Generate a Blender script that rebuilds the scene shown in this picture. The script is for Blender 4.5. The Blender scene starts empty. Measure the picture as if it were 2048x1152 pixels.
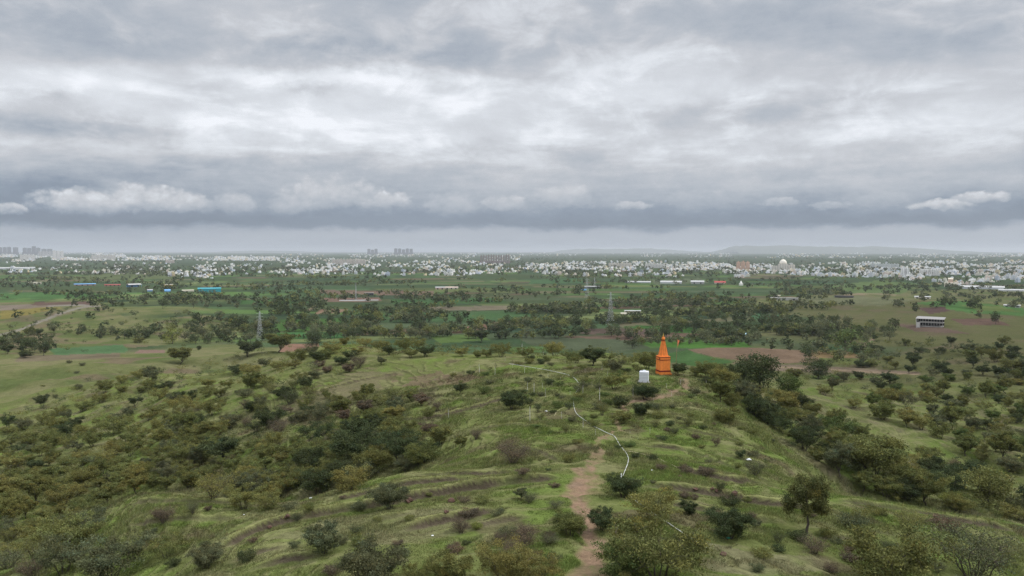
import bpy, bmesh, math, random
import numpy as np
from mathutils import Vector

# ------------------------------------------------------------------ scene, camera, light, exposure
sc = bpy.context.scene
COL = sc.collection
R = math.radians
CAMZ = 62.0                      # metres above the plain
FPX = 1547.0                     # focal length in pixels of the 2048 px wide photograph
PITCH = math.atan(74.0 / FPX)    # camera tilted a little below the horizon

cam_d = bpy.data.cameras.new("camera")
cam_d.sensor_width = 36.0
cam_d.lens = 36.0 * FPX / 2048.0
cam_d.clip_start = 0.5
cam_d.clip_end = 120000.0
cam = bpy.data.objects.new("camera", cam_d)
cam.location = (0, 0, CAMZ)
cam.rotation_euler = (R(90) - PITCH, 0, 0)
COL.objects.link(cam)
sc.camera = cam

SUN_EL, SUN_AZ = R(50), R(88)   # azimuth clockwise from +Y: to the right, as the brighter right face of the shrine shows
sun_d = bpy.data.lights.new("sun", 'SUN')
sun_d.energy = 1.5
sun_d.angle = R(14)
sun_d.color = (1.0, 0.965, 0.91)
sun = bpy.data.objects.new("sun", sun_d)
sun_dir = Vector((math.sin(SUN_AZ) * math.cos(SUN_EL), math.cos(SUN_AZ) * math.cos(SUN_EL), math.sin(SUN_EL)))
sun.rotation_euler = sun_dir.to_track_quat('Z', 'Y').to_euler()
COL.objects.link(sun)

sc.render.engine = 'CYCLES'
cy = sc.cycles
cy.max_bounces = 5; cy.diffuse_bounces = 2; cy.glossy_bounces = 1; cy.transmission_bounces = 3
cy.transparent_max_bounces = 6; cy.volume_bounces = 0
cy.caustics_reflective = False; cy.caustics_refractive = False
cy.use_denoising = True
cy.denoising_input_passes = 'RGB_ALBEDO_NORMAL'; cy.denoising_prefilter = 'NONE'
cy.sample_clamp_indirect = 4.0
vs = sc.view_settings
vs.view_transform = 'Standard'; vs.look = 'None'; vs.exposure = 0.35; vs.gamma = 1.0
vs.use_curve_mapping = False

# ------------------------------------------------------------------ small node language
class X:
    """a scalar socket (or a number) that builds Math nodes when it is added, multiplied ..."""
    def __init__(s, nt, v): s.nt, s.v = nt, v
    def _m(s, op, *o, clamp=False):
        n = s.nt.nodes.new('ShaderNodeMath'); n.operation = op; n.use_clamp = clamp
        for i, a in enumerate((s,) + o):
            a = a.v if isinstance(a, X) else a
            if isinstance(a, (int, float)): n.inputs[i].default_value = a
            else: s.nt.links.new(a, n.inputs[i])
        return X(s.nt, n.outputs[0])
    def __add__(s, o): return s._m('ADD', o)
    __radd__ = __add__
    def __mul__(s, o): return s._m('MULTIPLY', o)
    __rmul__ = __mul__
    def __sub__(s, o): return s._m('SUBTRACT', o)
    def __rsub__(s, o): return X(s.nt, float(o))._m('SUBTRACT', s)
    def __truediv__(s, o): return s._m('DIVIDE', o)
    def mx(s, o): return s._m('MAXIMUM', o)
    def mn(s, o): return s._m('MINIMUM', o)
    def exp(s): return s._m('EXPONENT')
    def ab(s): return s._m('ABSOLUTE')
    def pw(s, o): return s._m('POWER', o)
    def smooth(s, a, b):
        n = s.nt.nodes.new('ShaderNodeMapRange'); n.interpolation_type = 'SMOOTHSTEP'
        s.nt.links.new(s.v, n.inputs[0]); n.inputs[1].default_value = a; n.inputs[2].default_value = b
        n.inputs[3].default_value = 0; n.inputs[4].default_value = 1
        return X(s.nt, n.outputs[0])
    def lerp(s, a, b): return a * (1.0 - s) + b * s if isinstance(a, X) else s * (b - a) + a

def comb(nt, x, y, z=0.0):
    n = nt.nodes.new('ShaderNodeCombineXYZ')
    for i, a in enumerate((x, y, z)):
        if isinstance(a, X): nt.links.new(a.v, n.inputs[i])
        else: n.inputs[i].default_value = a
    return n.outputs[0]

def noise(nt, vec, scale, detail=4.0, rough=0.55, dist=0.0, out='Fac'):
    n = nt.nodes.new('ShaderNodeTexNoise'); n.noise_dimensions = '3D'
    n.inputs['Scale'].default_value = scale; n.inputs['Detail'].default_value = detail
    n.inputs['Roughness'].default_value = rough; n.inputs['Distortion'].default_value = dist
    nt.links.new(vec, n.inputs['Vector'])
    return X(nt, n.outputs[0]) if out == 'Fac' else n.outputs['Color']

def voro(nt, vec, scale):
    n = nt.nodes.new('ShaderNodeTexVoronoi'); n.voronoi_dimensions = '2D'; n.feature = 'SMOOTH_F1'
    n.inputs['Scale'].default_value = scale; n.inputs['Smoothness'].default_value = .25; n.inputs['Detail'].default_value = 2.0; n.inputs['Roughness'].default_value = .55
    nt.links.new(vec, n.inputs['Vector']); return X(nt, n.outputs['Distance'])

def ramp(nt, x, stops, interp='LINEAR'):
    n = nt.nodes.new('ShaderNodeValToRGB'); cr = n.color_ramp; cr.interpolation = interp
    while len(cr.elements) < len(stops): cr.elements.new(0.5)
    for e, (p, c) in zip(cr.elements, stops):
        e.position = p; e.color = (c[0], c[1], c[2], 1) if not isinstance(c, float) else (c, c, c, 1)
    nt.links.new(x.v, n.inputs[0])
    return n.outputs[0]

def lin(c):
    return tuple(((v / 255.0) / 12.92 if v / 255.0 <= 0.04045 else ((v / 255.0 + 0.055) / 1.055) ** 2.4) for v in c)

def px_sky(u, v):
    """direction of a photograph pixel as azimuth, elevation in degrees"""
    a, b = (u - 1024) / FPX, (576 - v) / FPX
    x, y, z = a, math.cos(PITCH) + b * math.sin(PITCH), -math.sin(PITCH) + b * math.cos(PITCH)
    return math.degrees(math.atan2(x, y)), math.degrees(math.atan2(z, math.hypot(x, y)))

# ------------------------------------------------------------------ world: Nishita sky behind a monsoon overcast
def build_world():
    w = bpy.data.worlds.new("World"); sc.world = w; w.use_nodes = True
    nt = w.node_tree; nt.nodes.clear()
    out = nt.nodes.new('ShaderNodeOutputWorld'); bg = nt.nodes.new('ShaderNodeBackground')
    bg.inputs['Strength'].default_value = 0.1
    nt.links.new(bg.outputs[0], out.inputs[0])
    sky = nt.nodes.new('ShaderNodeTexSky'); sky.sky_type = 'NISHITA'; sky.sun_disc = False
    sky.sun_elevation = SUN_EL; sky.sun_rotation = SUN_AZ
    tc = nt.nodes.new('ShaderNodeTexCoord')
    sep = nt.nodes.new('ShaderNodeSeparateXYZ'); nt.links.new(tc.outputs['Generated'], sep.inputs[0])
    x, y, z = (X(nt, sep.outputs[i]) for i in range(3))
    az = x._m('ARCTAN2', y) * (180 / math.pi)
    el = z._m('ARCSINE') * (180 / math.pi)
    ela = el.mx(0.0)
    # cloud-deck coordinates: the deck recedes to the horizon, so its texture flattens there
    k = (z.mx(0.0) + 0.085)
    deck = comb(nt, x / k, y / k, 0.0)
    sph = comb(nt, az * 0.1, ela * 0.26, 0.0)
    puffv = comb(nt, az * 0.42, ela * 0.62, 3.0)
    n_big = noise(nt, deck, 0.55, 5, 0.5, 0.3) - 0.5
    n_mid = noise(nt, deck, 1.9, 8, 0.58, 0.35) - 0.5
    n_mid = n_mid * 0.55 + (noise(nt, comb(nt, az * 0.13, ela * 0.24, 41.0), 1.5, 8, 0.58, 0.4) - 0.5) * 0.65
    n_soft = noise(nt, sph, 1.3, 4, 0.5) - 0.5
    n_wx = noise(nt, puffv, 1.0, 6, 0.6) - 0.5
    n_wy = noise(nt, comb(nt, az * 0.42, ela * 0.62, 11.0), 1.3, 7, 0.62) - 0.5
    n_fine = noise(nt, comb(nt, az, ela * 1.5, 5.0), 1.6, 6, 0.6) - 0.5
    n_base = noise(nt, comb(nt, az * 0.22, ela * 0.5, 21.0), 1.0, 6, 0.62) - 0.5
    # brightness profile with height; the height is shaken so that no edge is a straight line
    ew = ela + n_base * (ela * 0.55 + 1.15).mn(3.2) + n_fine * (ela * 0.10).mn(0.4) + n_soft * 0.5
    prof = [(0, .640), (.7, .665), (1.2, .678), (1.45, .67), (1.9, .54), (2.5, .550), (3.3, .625), (4.6, .70), (6.0, .76),
            (7.4, .84), (8.6, .895), (10.0, .88), (12.0, .85), (14.0, .79), (17.0, .75), (22.0, .74), (30.0, .80)]
    t = ramp(nt, ew / 30.0, [(e / 30.0, float(v)) for e, v in prof])
    t = X(nt, t)
    hi = ela.smooth(3.0, 9.0)
    edge = (n_mid * 1.0 + n_big * 0.5).smooth(-.05, .16) - 0.5
    t = t + n_big * hi * 0.22 + n_mid * ela.smooth(1.5, 8.0) * 0.27 + edge * ela.smooth(2.5, 9.0) * 0.075 + n_fine * ela.smooth(1.5, 3.0) * 0.035 + n_soft * 0.05
    # large soft light and dark areas seen on the day (u, v, half-width, half-height in photograph pixels, amount)
    wa, we = az + n_soft * 5.0 + n_wx * 2.2, ela + n_wy * 1.5 + n_base * 1.2
    blobs = [(480, 235, 330, 45, .055), (190, 160, 90, 26, .12), (540, 158, 110, 17, .15), (730, 158, 70, 16, .14), (1330, 185, 130, 26, .08),
             (130, 252, 200, 24, -.17), (115, 200, 40, 14, -.12), (350, 190, 120, 22, -.08), (620, 175, 70, 12, -.12), (130, 70, 220, 60, -.07),
             (760, 95, 260, 38, -.10), (1180, 95, 120, 40, -.03), (1560, 225, 330, 30, -.12), (1900, 90, 240, 40, -.07), (1500, 60, 160, 40, -.03),
             (1420, 110, 120, 24, .05), (1750, 290, 150, 14, -.06), (1150, 300, 300, 30, -.03), (330, 345, 190, 34, -.07), (60, 375, 70, 30, -.10),
             (510, 30, 120, 40, .06), (1000, 30, 90, 50, .03), (1900, 240, 140, 34, .05), (700, 330, 320, 24, -.03), (230, 448, 260, 18, -.05),
             (1750, 440, 330, 14, -.03), (1150, 450, 180, 9, -.03), (1560, 310, 200, 20, .05)]
    for u, v, su, sv, am in blobs:
        a0, e0 = px_sky(u, v)
        sa, se = su / 27.0, sv / 27.0
        dx, dy = (wa - a0) * (1 / sa), (we - e0) * (1 / se)
        t = t + (dx * dx + dy * dy).mn(12.0)._m('MULTIPLY', -0.8).exp() * am
    # low cumulus: bright lumpy tops, soft undersides
    pa, pe = az + n_wx * 2.2 + n_fine * 0.8, ela + n_wy * 0.8 + n_fine * 0.4
    bill = voro(nt, comb(nt, az + n_fine * .5, ela * 1.25 + n_fine * .4), 0.8)
    puffs = [(175, 410, 105, 34, 1.), (280, 402, 85, 34, 1.), (355, 408, 75, 28, .95), (455, 412, 65, 30, .6), (585, 412, 60, 30, .55), (665, 396, 105, 50, .68), (775, 404, 55, 22, .9),
             (18, 418, 40, 15, .9), (905, 412, 60, 32, .4), (1010, 408, 55, 22, .6), (1130, 398, 80, 32, .5), (1268, 414, 38, 12, .6), (1390, 400, 80, 24, .25),
             (1560, 404, 40, 12, .5), (1655, 414, 50, 13, .5), (1760, 400, 70, 22, .25), (1880, 412, 62, 12, .95), (1965, 398, 50, 16, 1.)]
    cum = None
    for u, v, su, sv, am in puffs:
        a0, e0 = px_sky(u, v)
        dx, dy = (pa - a0) * (27.0 / su), (pe - e0) * (27.0 / sv)
        # flat base: distances grow faster below the middle
        dyb = dy.mx(dy * -1.5)
        d = (dx * dx + dyb * dyb)
        m = (1.42 - d - bill * 0.55).smooth(0.0, 0.70) * (dy.smooth(-0.95, 0.6) * am)
        cum = m if cum is None else cum.mx(m)
    lump = (noise(nt, comb(nt, az * 0.9, ela * 1.4, 31.0), 1.5, 5, 0.6) - 0.5)
    t = t + cum * (0.875 - t + lump * 0.20 - bill * 0.10).mx(0.0) * 0.95
    # display brightness -> colour: dark cloud is slate blue, bright cloud almost neutral
    cloud = ramp(nt, t, [(0.45, lin((104, 116, 132))), (0.58, lin((136, 148, 164))), (0.68, lin((171, 178, 188))), (0.76, lin((194, 197, 203))),
                         (0.86, lin((218, 222, 228))), (0.95, lin((240, 243, 249)))])
    # an overcast sky is brighter overhead than towards the horizon
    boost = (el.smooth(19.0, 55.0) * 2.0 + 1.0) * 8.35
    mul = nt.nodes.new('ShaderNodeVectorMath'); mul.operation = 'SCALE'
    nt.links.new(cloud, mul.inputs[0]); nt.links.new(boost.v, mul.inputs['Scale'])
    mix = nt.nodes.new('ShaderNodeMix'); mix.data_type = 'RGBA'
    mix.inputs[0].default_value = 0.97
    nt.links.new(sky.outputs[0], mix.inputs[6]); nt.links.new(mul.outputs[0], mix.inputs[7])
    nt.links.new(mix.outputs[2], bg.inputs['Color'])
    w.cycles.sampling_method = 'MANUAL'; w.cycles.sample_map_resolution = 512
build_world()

# ------------------------------------------------------------------ helpers: noise, projection
rng = np.random.default_rng(7)
random.seed(7)
CP, SP = math.cos(PITCH), math.sin(PITCH)

def ray(u, v):
    a = (np.asarray(u, float) - 1024) / FPX; b = (576 - np.asarray(v, float)) / FPX
    return a, CP + b * SP, -SP + b * CP

def to_px(x, y, z):
    """photograph pixel of a world point"""
    dz = z - CAMZ
    f = np.maximum(y * CP - dz * SP, 1e-3)
    return 1024 + FPX * x / f, 576 - FPX * (y * SP + dz * CP) / f

_perm = np.random.default_rng(3).random(65536).astype(np.float32)
def _h(ix, iy, s):
    return _perm[((ix * 73856093) ^ (iy * 19349663) ^ (s * 83492791)) & 65535]
def vnoise(x, y, s=0):
    x0 = np.floor(x); y0 = np.floor(y); fx = x - x0; fy = y - y0
    ix = x0.astype(np.int64); iy = y0.astype(np.int64)
    fx = fx * fx * fx * (fx * (fx * 6 - 15) + 10); fy = fy * fy * fy * (fy * (fy * 6 - 15) + 10)
    a = _h(ix, iy, s) * (1 - fx) + _h(ix + 1, iy, s) * fx
    b = _h(ix, iy + 1, s) * (1 - fx) + _h(ix + 1, iy + 1, s) * fx
    return a * (1 - fy) + b * fy - 0.5
def fbm(x, y, octv=4, s=0, gain=0.5):
    t = 0; am = 1.0; c, d = math.cos(0.6), math.sin(0.6)
    for i in range(octv):
        t = t + am * vnoise(x, y, s + i)
        x, y = (c * x - d * y) * 2.03 + 7.1, (d * x + c * y) * 2.03 + 3.7
        am *= gain
    return t
def sst(x, a, b):
    t = np.clip((x - a) / (b - a), 0, 1); return t * t * (3 - 2 * t)

# ------------------------------------------------------------------ terrain: surveyed points (pixel, metres below the camera)
SURV = """1190,1150,15 1170,1000,16 1180,900,17.2 1220,850,17.9 1250,800,18.4 1290,765,18.7 1326,748,19 1000,700,20.5 700,690,22 1150,720,19.8
1200,705,21 300,745,34 0,815,42 100,740,48 0,700,52 100,900,34 450,900,28.5 200,850,35 450,780,27 600,800,24.5 750,760,22.5 850,750,21.5
900,800,20.5 800,830,21.8 700,880,23 600,950,24 450,970,26.5 300,985,20 550,1005,18.8 190,1030,22 400,1100,17.6 250,1140,19 0,1060,29 0,1000,32
0,1150,26 90,1110,25 740,960,18.3 840,945,18 950,945,17.6 1050,930,17.3 950,870,18.6 880,900,20.5 750,930,22.5 650,970,24 450,955,27.5 560,880,25.5
1480,775,20.5 1540,860,20 1620,940,19.5 1720,995,19.5 1900,1030,20 2040,1055,21 1400,900,18 1400,1000,16.5 1600,1065,16.5 1750,1100,17 1950,1120,18.5
1450,1120,15.5 1500,1000,17 2040,1150,19 1400,820,18.9 700,1100,15.6 900,1050,16 1000,1150,15 700,1020,17 1600,850,27 1700,900,28 1800,960,28.5 1950,990,29.5
2040,1010,30 1700,800,33 1900,850,33 2040,900,33 1900,780,38 1700,760,40 2040,800,37 1600,740,46 1500,760,26 1480,700,56 1860,652,52 1800,600,50
2040,620,52 1900,700,45 2040,740,41 200,620,56 0,660,53 100,690,55 300,690,58 600,690,60 1000,680,61 1250,690,60.5 400,720,50 520,705,46 1420,715,57"""
HID = [(-10, 235, 38), (20, 310, 56), (-70, 255, 44), (60, 220, 42), (100, 190, 38), (40, 170, 27), (-30, 190, 24.5), (20, 155, 20.6), (-120, 330, 54), (0, 400, 60.5),
       (200, 420, 58), (-200, 480, 58), (130, 300, 52), (0, 0, 10), (0, 12, 13.4), (-14, 24, 15.5), (14, 24, 15.2), (-60, 0, 22), (60, 0, 22), (-150, 0, 40), (150, 0, 42), (0, -50, 7), (-60, -60, 22),
       (60, -60, 22), (-150, -150, 45), (150, -150, 45), (0, -200, 30), (-350, 0, 60), (350, 0, 58), (-330, 200, 60), (400, 250, 57), (-60, 90, 29), (-63, 76, 28.2), (-46, 76, 27.2)]
EDGES = """195,1030,22,1 240,1002,21,1.1 370,984,19.6,1.1 460,993,19.2,1 550,1003,18.8,1 660,985,18.5,.8 800,948,18.1,.7 1530,850,20,.8 1590,915,19.6,.9 1680,985,19.4,1 1800,1012,19.7,1
1980,1042,20.6,1 1420,745,20.6,.8 640,692,22.5,.9 850,697,21.3,.8 1000,702,20.6,.8"""
def solve_terrain():
    P = []
    for t in SURV.split():
        u, v, d = map(float, t.split(',')); a, f, s = ray(u, v); k = -d / s
        P.append((a * k, f * k, CAMZ - d))
    for x, y, d in HID: P.append((x, y, CAMZ - d))
    for t in EDGES.split():                      # shoulders: the ground falls away behind them
        u, v, d, g = map(float, t.split(',')); a, f, s = ray(u, v); k = -d / s
        x, y = a * k, f * k; q = math.hypot(x, y)
        P.append((x, y, CAMZ - d))
        for dr, dd in ((4, 2.8), (10, 6.8)):
            P.append((x * (q + dr) / q, y * (q + dr) / q, CAMZ - d - dd * g))
    for r in (900, 1500, 4000, 20000, 60000):
        for th in range(-180, 180, 24): P.append((r * math.sin(R(th)), r * math.cos(R(th)), 0.0))
    P = np.array(P); return P
TP = solve_terrain()
def tcoord(x, y):
    r = np.sqrt(x * x + y * y + 16.0); th = np.arctan2(x, y)
    L = np.log(r); w = np.minimum(r / 60.0, 1.0)
    return np.stack([np.sin(th) * 1.7, np.cos(th) * 1.7, L], -1)     # angle on a circle, log distance
def _fit():
    C = tcoord(TP[:, 0], TP[:, 1]); n = len(C)
    d = np.linalg.norm(C[:, None] - C[None], axis=-1)
    A = np.zeros((n + 4, n + 4)); A[:n, :n] = d + np.eye(n) * -0.004
    Q = np.c_[np.ones(n), C]; A[:n, n:] = Q; A[n:, :n] = Q.T
    A[n:, n:] += np.eye(4) * -1e-6
    return C, np.linalg.solve(A, np.r_[TP[:, 2], np.zeros(4)])
TC, TW = _fit()
def macro(x, y):
    sh = x.shape; c = tcoord(x.ravel(), y.ravel()); o = np.empty(len(c))
    for i in range(0, len(c), 40000):
        q = c[i:i + 40000]
        d2 = (q * q).sum(1)[:, None] + (TC * TC).sum(1)[None] - 2 * q @ TC.T
        o[i:i + 40000] = np.sqrt(np.maximum(d2, 1e-6)) @ TW[:len(TC)] + TW[-4] + q @ TW[-3:]
    r = np.hypot(x, y)
    return np.clip(o.reshape(sh), -3, 60) * (1 - sst(r, 850, 1300))

# polar sheet whose cells keep about one screen size from the hill out to the horizon
def _radii():
    r = [3.0]
    while r[-1] < 60000:
        q = r[-1]; r.append(q + max(0.16, min(q * q / (773 * 30.0) * 0.62, q * q / (773 * 62) * 0.8 if q > 260 else 1e9, q * 0.06)) if q > 25 else q + 0.8)
    return np.array(r)
RAD = _radii()
THD = np.concatenate([np.arange(-180, -40, 4.0), np.arange(-40, 40, 0.075), np.arange(40, 180.01, 4.0)])
TH = np.radians(THD)
GX = RAD[None] * np.sin(TH)[:, None]; GY = RAD[None] * np.cos(TH)[:, None]
GR = np.hypot(GX, GY)

def first_hit(u, v, H):
    """grid position where the view ray of a photograph pixel meets the ground"""
    a, f, s = ray(u, v); th = math.atan2(a, f); sl = s / math.hypot(a, f)
    j = np.interp(th, TH, np.arange(len(TH))); j0 = int(j); w = j - j0
    h = H[j0] * (1 - w) + H[min(j0 + 1, len(TH) - 1)] * w
    g = (h - CAMZ) / RAD - sl
    k = np.where(g[30:] >= 0)[0]
    if len(k) == 0: return None
    k = k[0] + 30
    t = g[k - 1] / (g[k - 1] - g[k]) if g[k] != g[k - 1] else 0
    r = RAD[k - 1] + (RAD[k] - RAD[k - 1]) * t
    return r * math.sin(th), r * math.cos(th)

def seg_dist(x, y, pts):
    """signed distance (positive on the left of the line) and position along it"""
    best = np.full(x.shape, 1e9); sg = np.zeros(x.shape); al = np.zeros(x.shape); L = 0
    for (x0, y0), (x1, y1) in zip(pts[:-1], pts[1:]):
        dx, dy = x1 - x0, y1 - y0; l = math.hypot(dx, dy) + 1e-9
        t = np.clip(((x - x0) * dx + (y - y0) * dy) / l / l, 0, 1)
        px, py = x - x0 - t * dx, y - y0 - t * dy
        d = np.hypot(px, py); m = d < best
        best = np.where(m, d, best); sg = np.where(m, np.sign(dx * py - dy * px), sg); al = np.where(m, L + t * l, al)
        L += l
    return best * sg, al, L

def polypts(s): return [tuple(map(float, q.split(','))) for q in s.split()]
def smooth_line(p, n=6):
    p = np.array(p); q = np.vstack([p[0] * 2 - p[1], p, p[-1] * 2 - p[-2]]); o = []
    for i in range(1, len(q) - 2):
        for t in np.arange(n) / n:
            o.append(0.5 * (2 * q[i] + (q[i + 1] - q[i - 1]) * t + (2 * q[i - 1] - 5 * q[i] + 4 * q[i + 1] - q[i + 2]) * t * t + (3 * q[i] - q[i - 1] - 3 * q[i + 1] + q[i + 2]) * t ** 3))
    o.append(p[-1]); return np.array(o)

BUNDS = [("440,1102 500,1068 560,1046 640,1030 740,1012 850,992 950,975 1040,964 1140,955", 1.0), ("785,1068 850,1052 930,1034 1015,1014", .8), ("350,1120 400,1104 440,1094", .7),
         ("560,1100 640,1085 690,1066", .5), ("470,1150 560,1124 680,1108", .8), ("820,952 900,948 980,948 1060,944", .5), ("1265,972 1350,978 1430,990 1530,1008 1640,1014", .85),
         ("1345,935 1400,948 1470,962 1540,966", .8), ("1655,1000 1760,1014 1860,1030 1960,1050 2040,1064", .7), ("1260,928 1320,932", .5), ("1420,905 1490,920 1560,934", .5),
         ("700,1050 760,1040 850,1020", .45), ("1030,890 1080,905 1120,925", .4), ("1560,1060 1640,1075 1760,1080", .5), ("700,853 790,842 880,832 960,812 1020,792", .7),
         ("620,790 700,765 800,745", .5), ("1700,1056 1800,1072 1920,1084", .4), ("960,1090 1040,1078 1110,1072", .5), ("1800,1110 1900,1100 2000,1110", .4), ("250,1010 330,1002 430,1006 540,1014", .5), ("230,1060 330,1040 420,1040 500,1034", .5), ("1300,1000 1400,1020 1500,1040 1600,1046", .6), ("1270,890 1360,900 1440,925 1560,975", .5), ("640,1010 740,985 840,965 960,958", .6), ("860,1075 960,1050 1080,1030", .5), ("1330,850 1420,870 1500,890", .45), ("940,860 1020,850 1120,855", .4), ("420,1140 520,1105 600,1090", .5), ("560,850 640,820 720,800", .45)]
PATH = "1186,1160 1178,1130 1172,1100 1190,1075 1180,1040 1168,1010 1170,980 1178,950 1184,920 1192,900 1206,880 1228,866 1232,845 1240,825 1256,808 1290,800 1330,790 1360,778 1378,766 1372,756"
PATHW = [(0, .95), (.1, .75), (.2, 1.05), (.27, .75), (.33, .42), (.42, .32), (.6, .34), (.8, .5), (1, .4)]
PATHA = [(0, 1), (.24, 1), (.32, .75), (.40, .62), (.55, .62), (.7, .75), (.9, .7), (1, .4)]

def build_height():
    H = macro(GX, GY)
    near = 1 - sst(GR, 260, 520)
    # cattle terracettes: small treads and risers that follow the contours
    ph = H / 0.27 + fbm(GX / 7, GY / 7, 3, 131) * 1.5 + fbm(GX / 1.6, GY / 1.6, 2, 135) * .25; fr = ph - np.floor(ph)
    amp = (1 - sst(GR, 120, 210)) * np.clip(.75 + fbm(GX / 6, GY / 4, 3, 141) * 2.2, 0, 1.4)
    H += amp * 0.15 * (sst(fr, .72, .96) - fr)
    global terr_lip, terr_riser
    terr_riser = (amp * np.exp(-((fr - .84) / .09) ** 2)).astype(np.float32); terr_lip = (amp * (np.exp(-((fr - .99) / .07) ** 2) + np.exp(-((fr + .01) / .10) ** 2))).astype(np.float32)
    # erosion: rills and hummocks; stronger on the flanks than on the crest
    flank = sst(CAMZ - H, 19, 30)
    H += near * (fbm(GX / 22, GY / 22, 4, 11) * (0.5 + 2.6 * flank))
    H += near * fbm(GX / 3.4, GY / 3.4, 3, 31) * 0.20
    H += (1 - sst(GR, 70, 140)) * fbm(GX / 0.9, GY / 0.9, 2, 51) * 0.10
    H += sst(GR, 300, 900) * (1 - sst(GR, 5000, 9000)) * fbm(GX / 260, GY / 260, 3, 71) * 3.0
    H += sst(GR, 240, 400) * (1 - sst(GR, 800, 1500)) * fbm(GX / 40, GY / 40, 3, 75) * 1.8
    return H
H0 = build_height()
m_near = (GR < 190) & (np.abs(np.degrees(np.arctan2(GX, GY))) < 40.5)
I_near = np.where(m_near)
bund_face = np.zeros(GX.shape, np.float32); bund_lip = np.zeros(GX.shape, np.float32)
def world_line(s):
    w = [first_hit(u, v, H0) for u, v in smooth_line(polypts(s), 4)]
    return [q for q in w if q is not None]
def add_bunds():
    nx, ny = GX[I_near], GY[I_near]
    wob = fbm(nx / 2.2, ny / 2.2, 3, 91); wob2 = fbm(nx / 6.0, ny / 6.0, 2, 95)
    face = np.zeros(len(nx)); lip = np.zeros(len(nx)); dh = np.zeros(len(nx))
    for s, am in BUNDS:
        L = world_line(s)
        xs = [p[0] for p in L]; ys = [p[1] for p in L]
        k = (nx > min(xs) - 4) & (nx < max(xs) + 4) & (ny > min(ys) - 4) & (ny < max(ys) + 4)
        if not k.any(): continue
        d, al, LL = seg_dist(nx[k], ny[k], L)
        d = d + wob[k] * 0.16
        A = 1.15 * am * sst(al, 0, 2.5) * (1 - sst(al, LL - 2.5, LL)) * (0.92 + wob2[k] * 0.5)
        # d > 0 lies beyond the line: ditch this side, cut face, bund of spoil on the far side
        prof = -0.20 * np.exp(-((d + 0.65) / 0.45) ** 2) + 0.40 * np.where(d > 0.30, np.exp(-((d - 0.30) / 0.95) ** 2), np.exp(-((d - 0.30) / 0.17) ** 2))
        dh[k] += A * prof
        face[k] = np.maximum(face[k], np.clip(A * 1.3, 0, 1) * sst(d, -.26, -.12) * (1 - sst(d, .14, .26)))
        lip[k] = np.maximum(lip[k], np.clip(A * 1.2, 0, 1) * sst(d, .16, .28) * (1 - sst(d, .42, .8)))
    H0[I_near] += dh
    bund_face[I_near] = face; bund_lip[I_near] = lip
add_bunds()
PATH_W = world_line(PATH)
path_m = np.zeros(GX.shape, np.float32)
def add_path():
    nx, ny = GX[I_near], GY[I_near]
    d, al, LL = seg_dist(nx, ny, PATH_W)
    w = np.interp(al / LL, [a for a, _ in PATHW], [b for _, b in PATHW])
    d = np.abs(d + fbm(nx / 2.5, ny / 2.5, 3, 111) * 1.3) / w
    m = 1 - sst(d, 0.45, 1.25)
    m *= np.clip(1.2 + fbm(nx / .8, ny / 1.3, 4, 117) * 1.5, 0.0, 1)
    m *= np.interp(al / LL, [a for a, _ in PATHA], [b for _, b in PATHA])
    H0[I_near] -= m * 0.10
    path_m[I_near] = m
add_path()
HZ = H0.astype(np.float64)

def ground_z(x, y):
    """height of the finished sheet"""
    th = math.atan2(x, y); r = math.hypot(x, y)
    j = np.interp(th, TH, np.arange(len(TH))); k = np.interp(r, RAD, np.arange(len(RAD)))
    j0, k0 = min(int(j), len(TH) - 2), min(int(k), len(RAD) - 2); a, b = j - j0, k - k0
    return float((HZ[j0, k0] * (1 - a) + HZ[j0 + 1, k0] * a) * (1 - b) + (HZ[j0, k0 + 1] * (1 - a) + HZ[j0 + 1, k0 + 1] * a) * b)
SLOPEMAX = np.maximum.accumulate((HZ - CAMZ) / RAD[None], axis=1)
def at(u, v):
    """ground point seen at a photograph pixel"""
    p = first_hit(u, v, HZ)
    if p is None: return None
    return p[0], p[1], ground_z(*p)
def shown(x, y, z):
    th = math.atan2(x, y); r = math.hypot(x, y)
    j = min(int(np.interp(th, TH, np.arange(len(TH)))), len(TH) - 1); k = max(int(np.interp(r, RAD, np.arange(len(RAD)))) - 1, 0)
    return (z - CAMZ) / r > SLOPEMAX[j, k]

# ------------------------------------------------------------------ what covers the ground
def in_poly(u, v, poly):
    p = polypts(poly); c = np.zeros(u.shape, bool); n = len(p)
    for i in range(n):
        (x0, y0), (x1, y1) = p[i], p[(i + 1) % n]
        if y0 == y1: continue
        c ^= ((y0 > v) != (y1 > v)) & (u < (x1 - x0) * (v - y0) / (y1 - y0) + x0)
    return c

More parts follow.
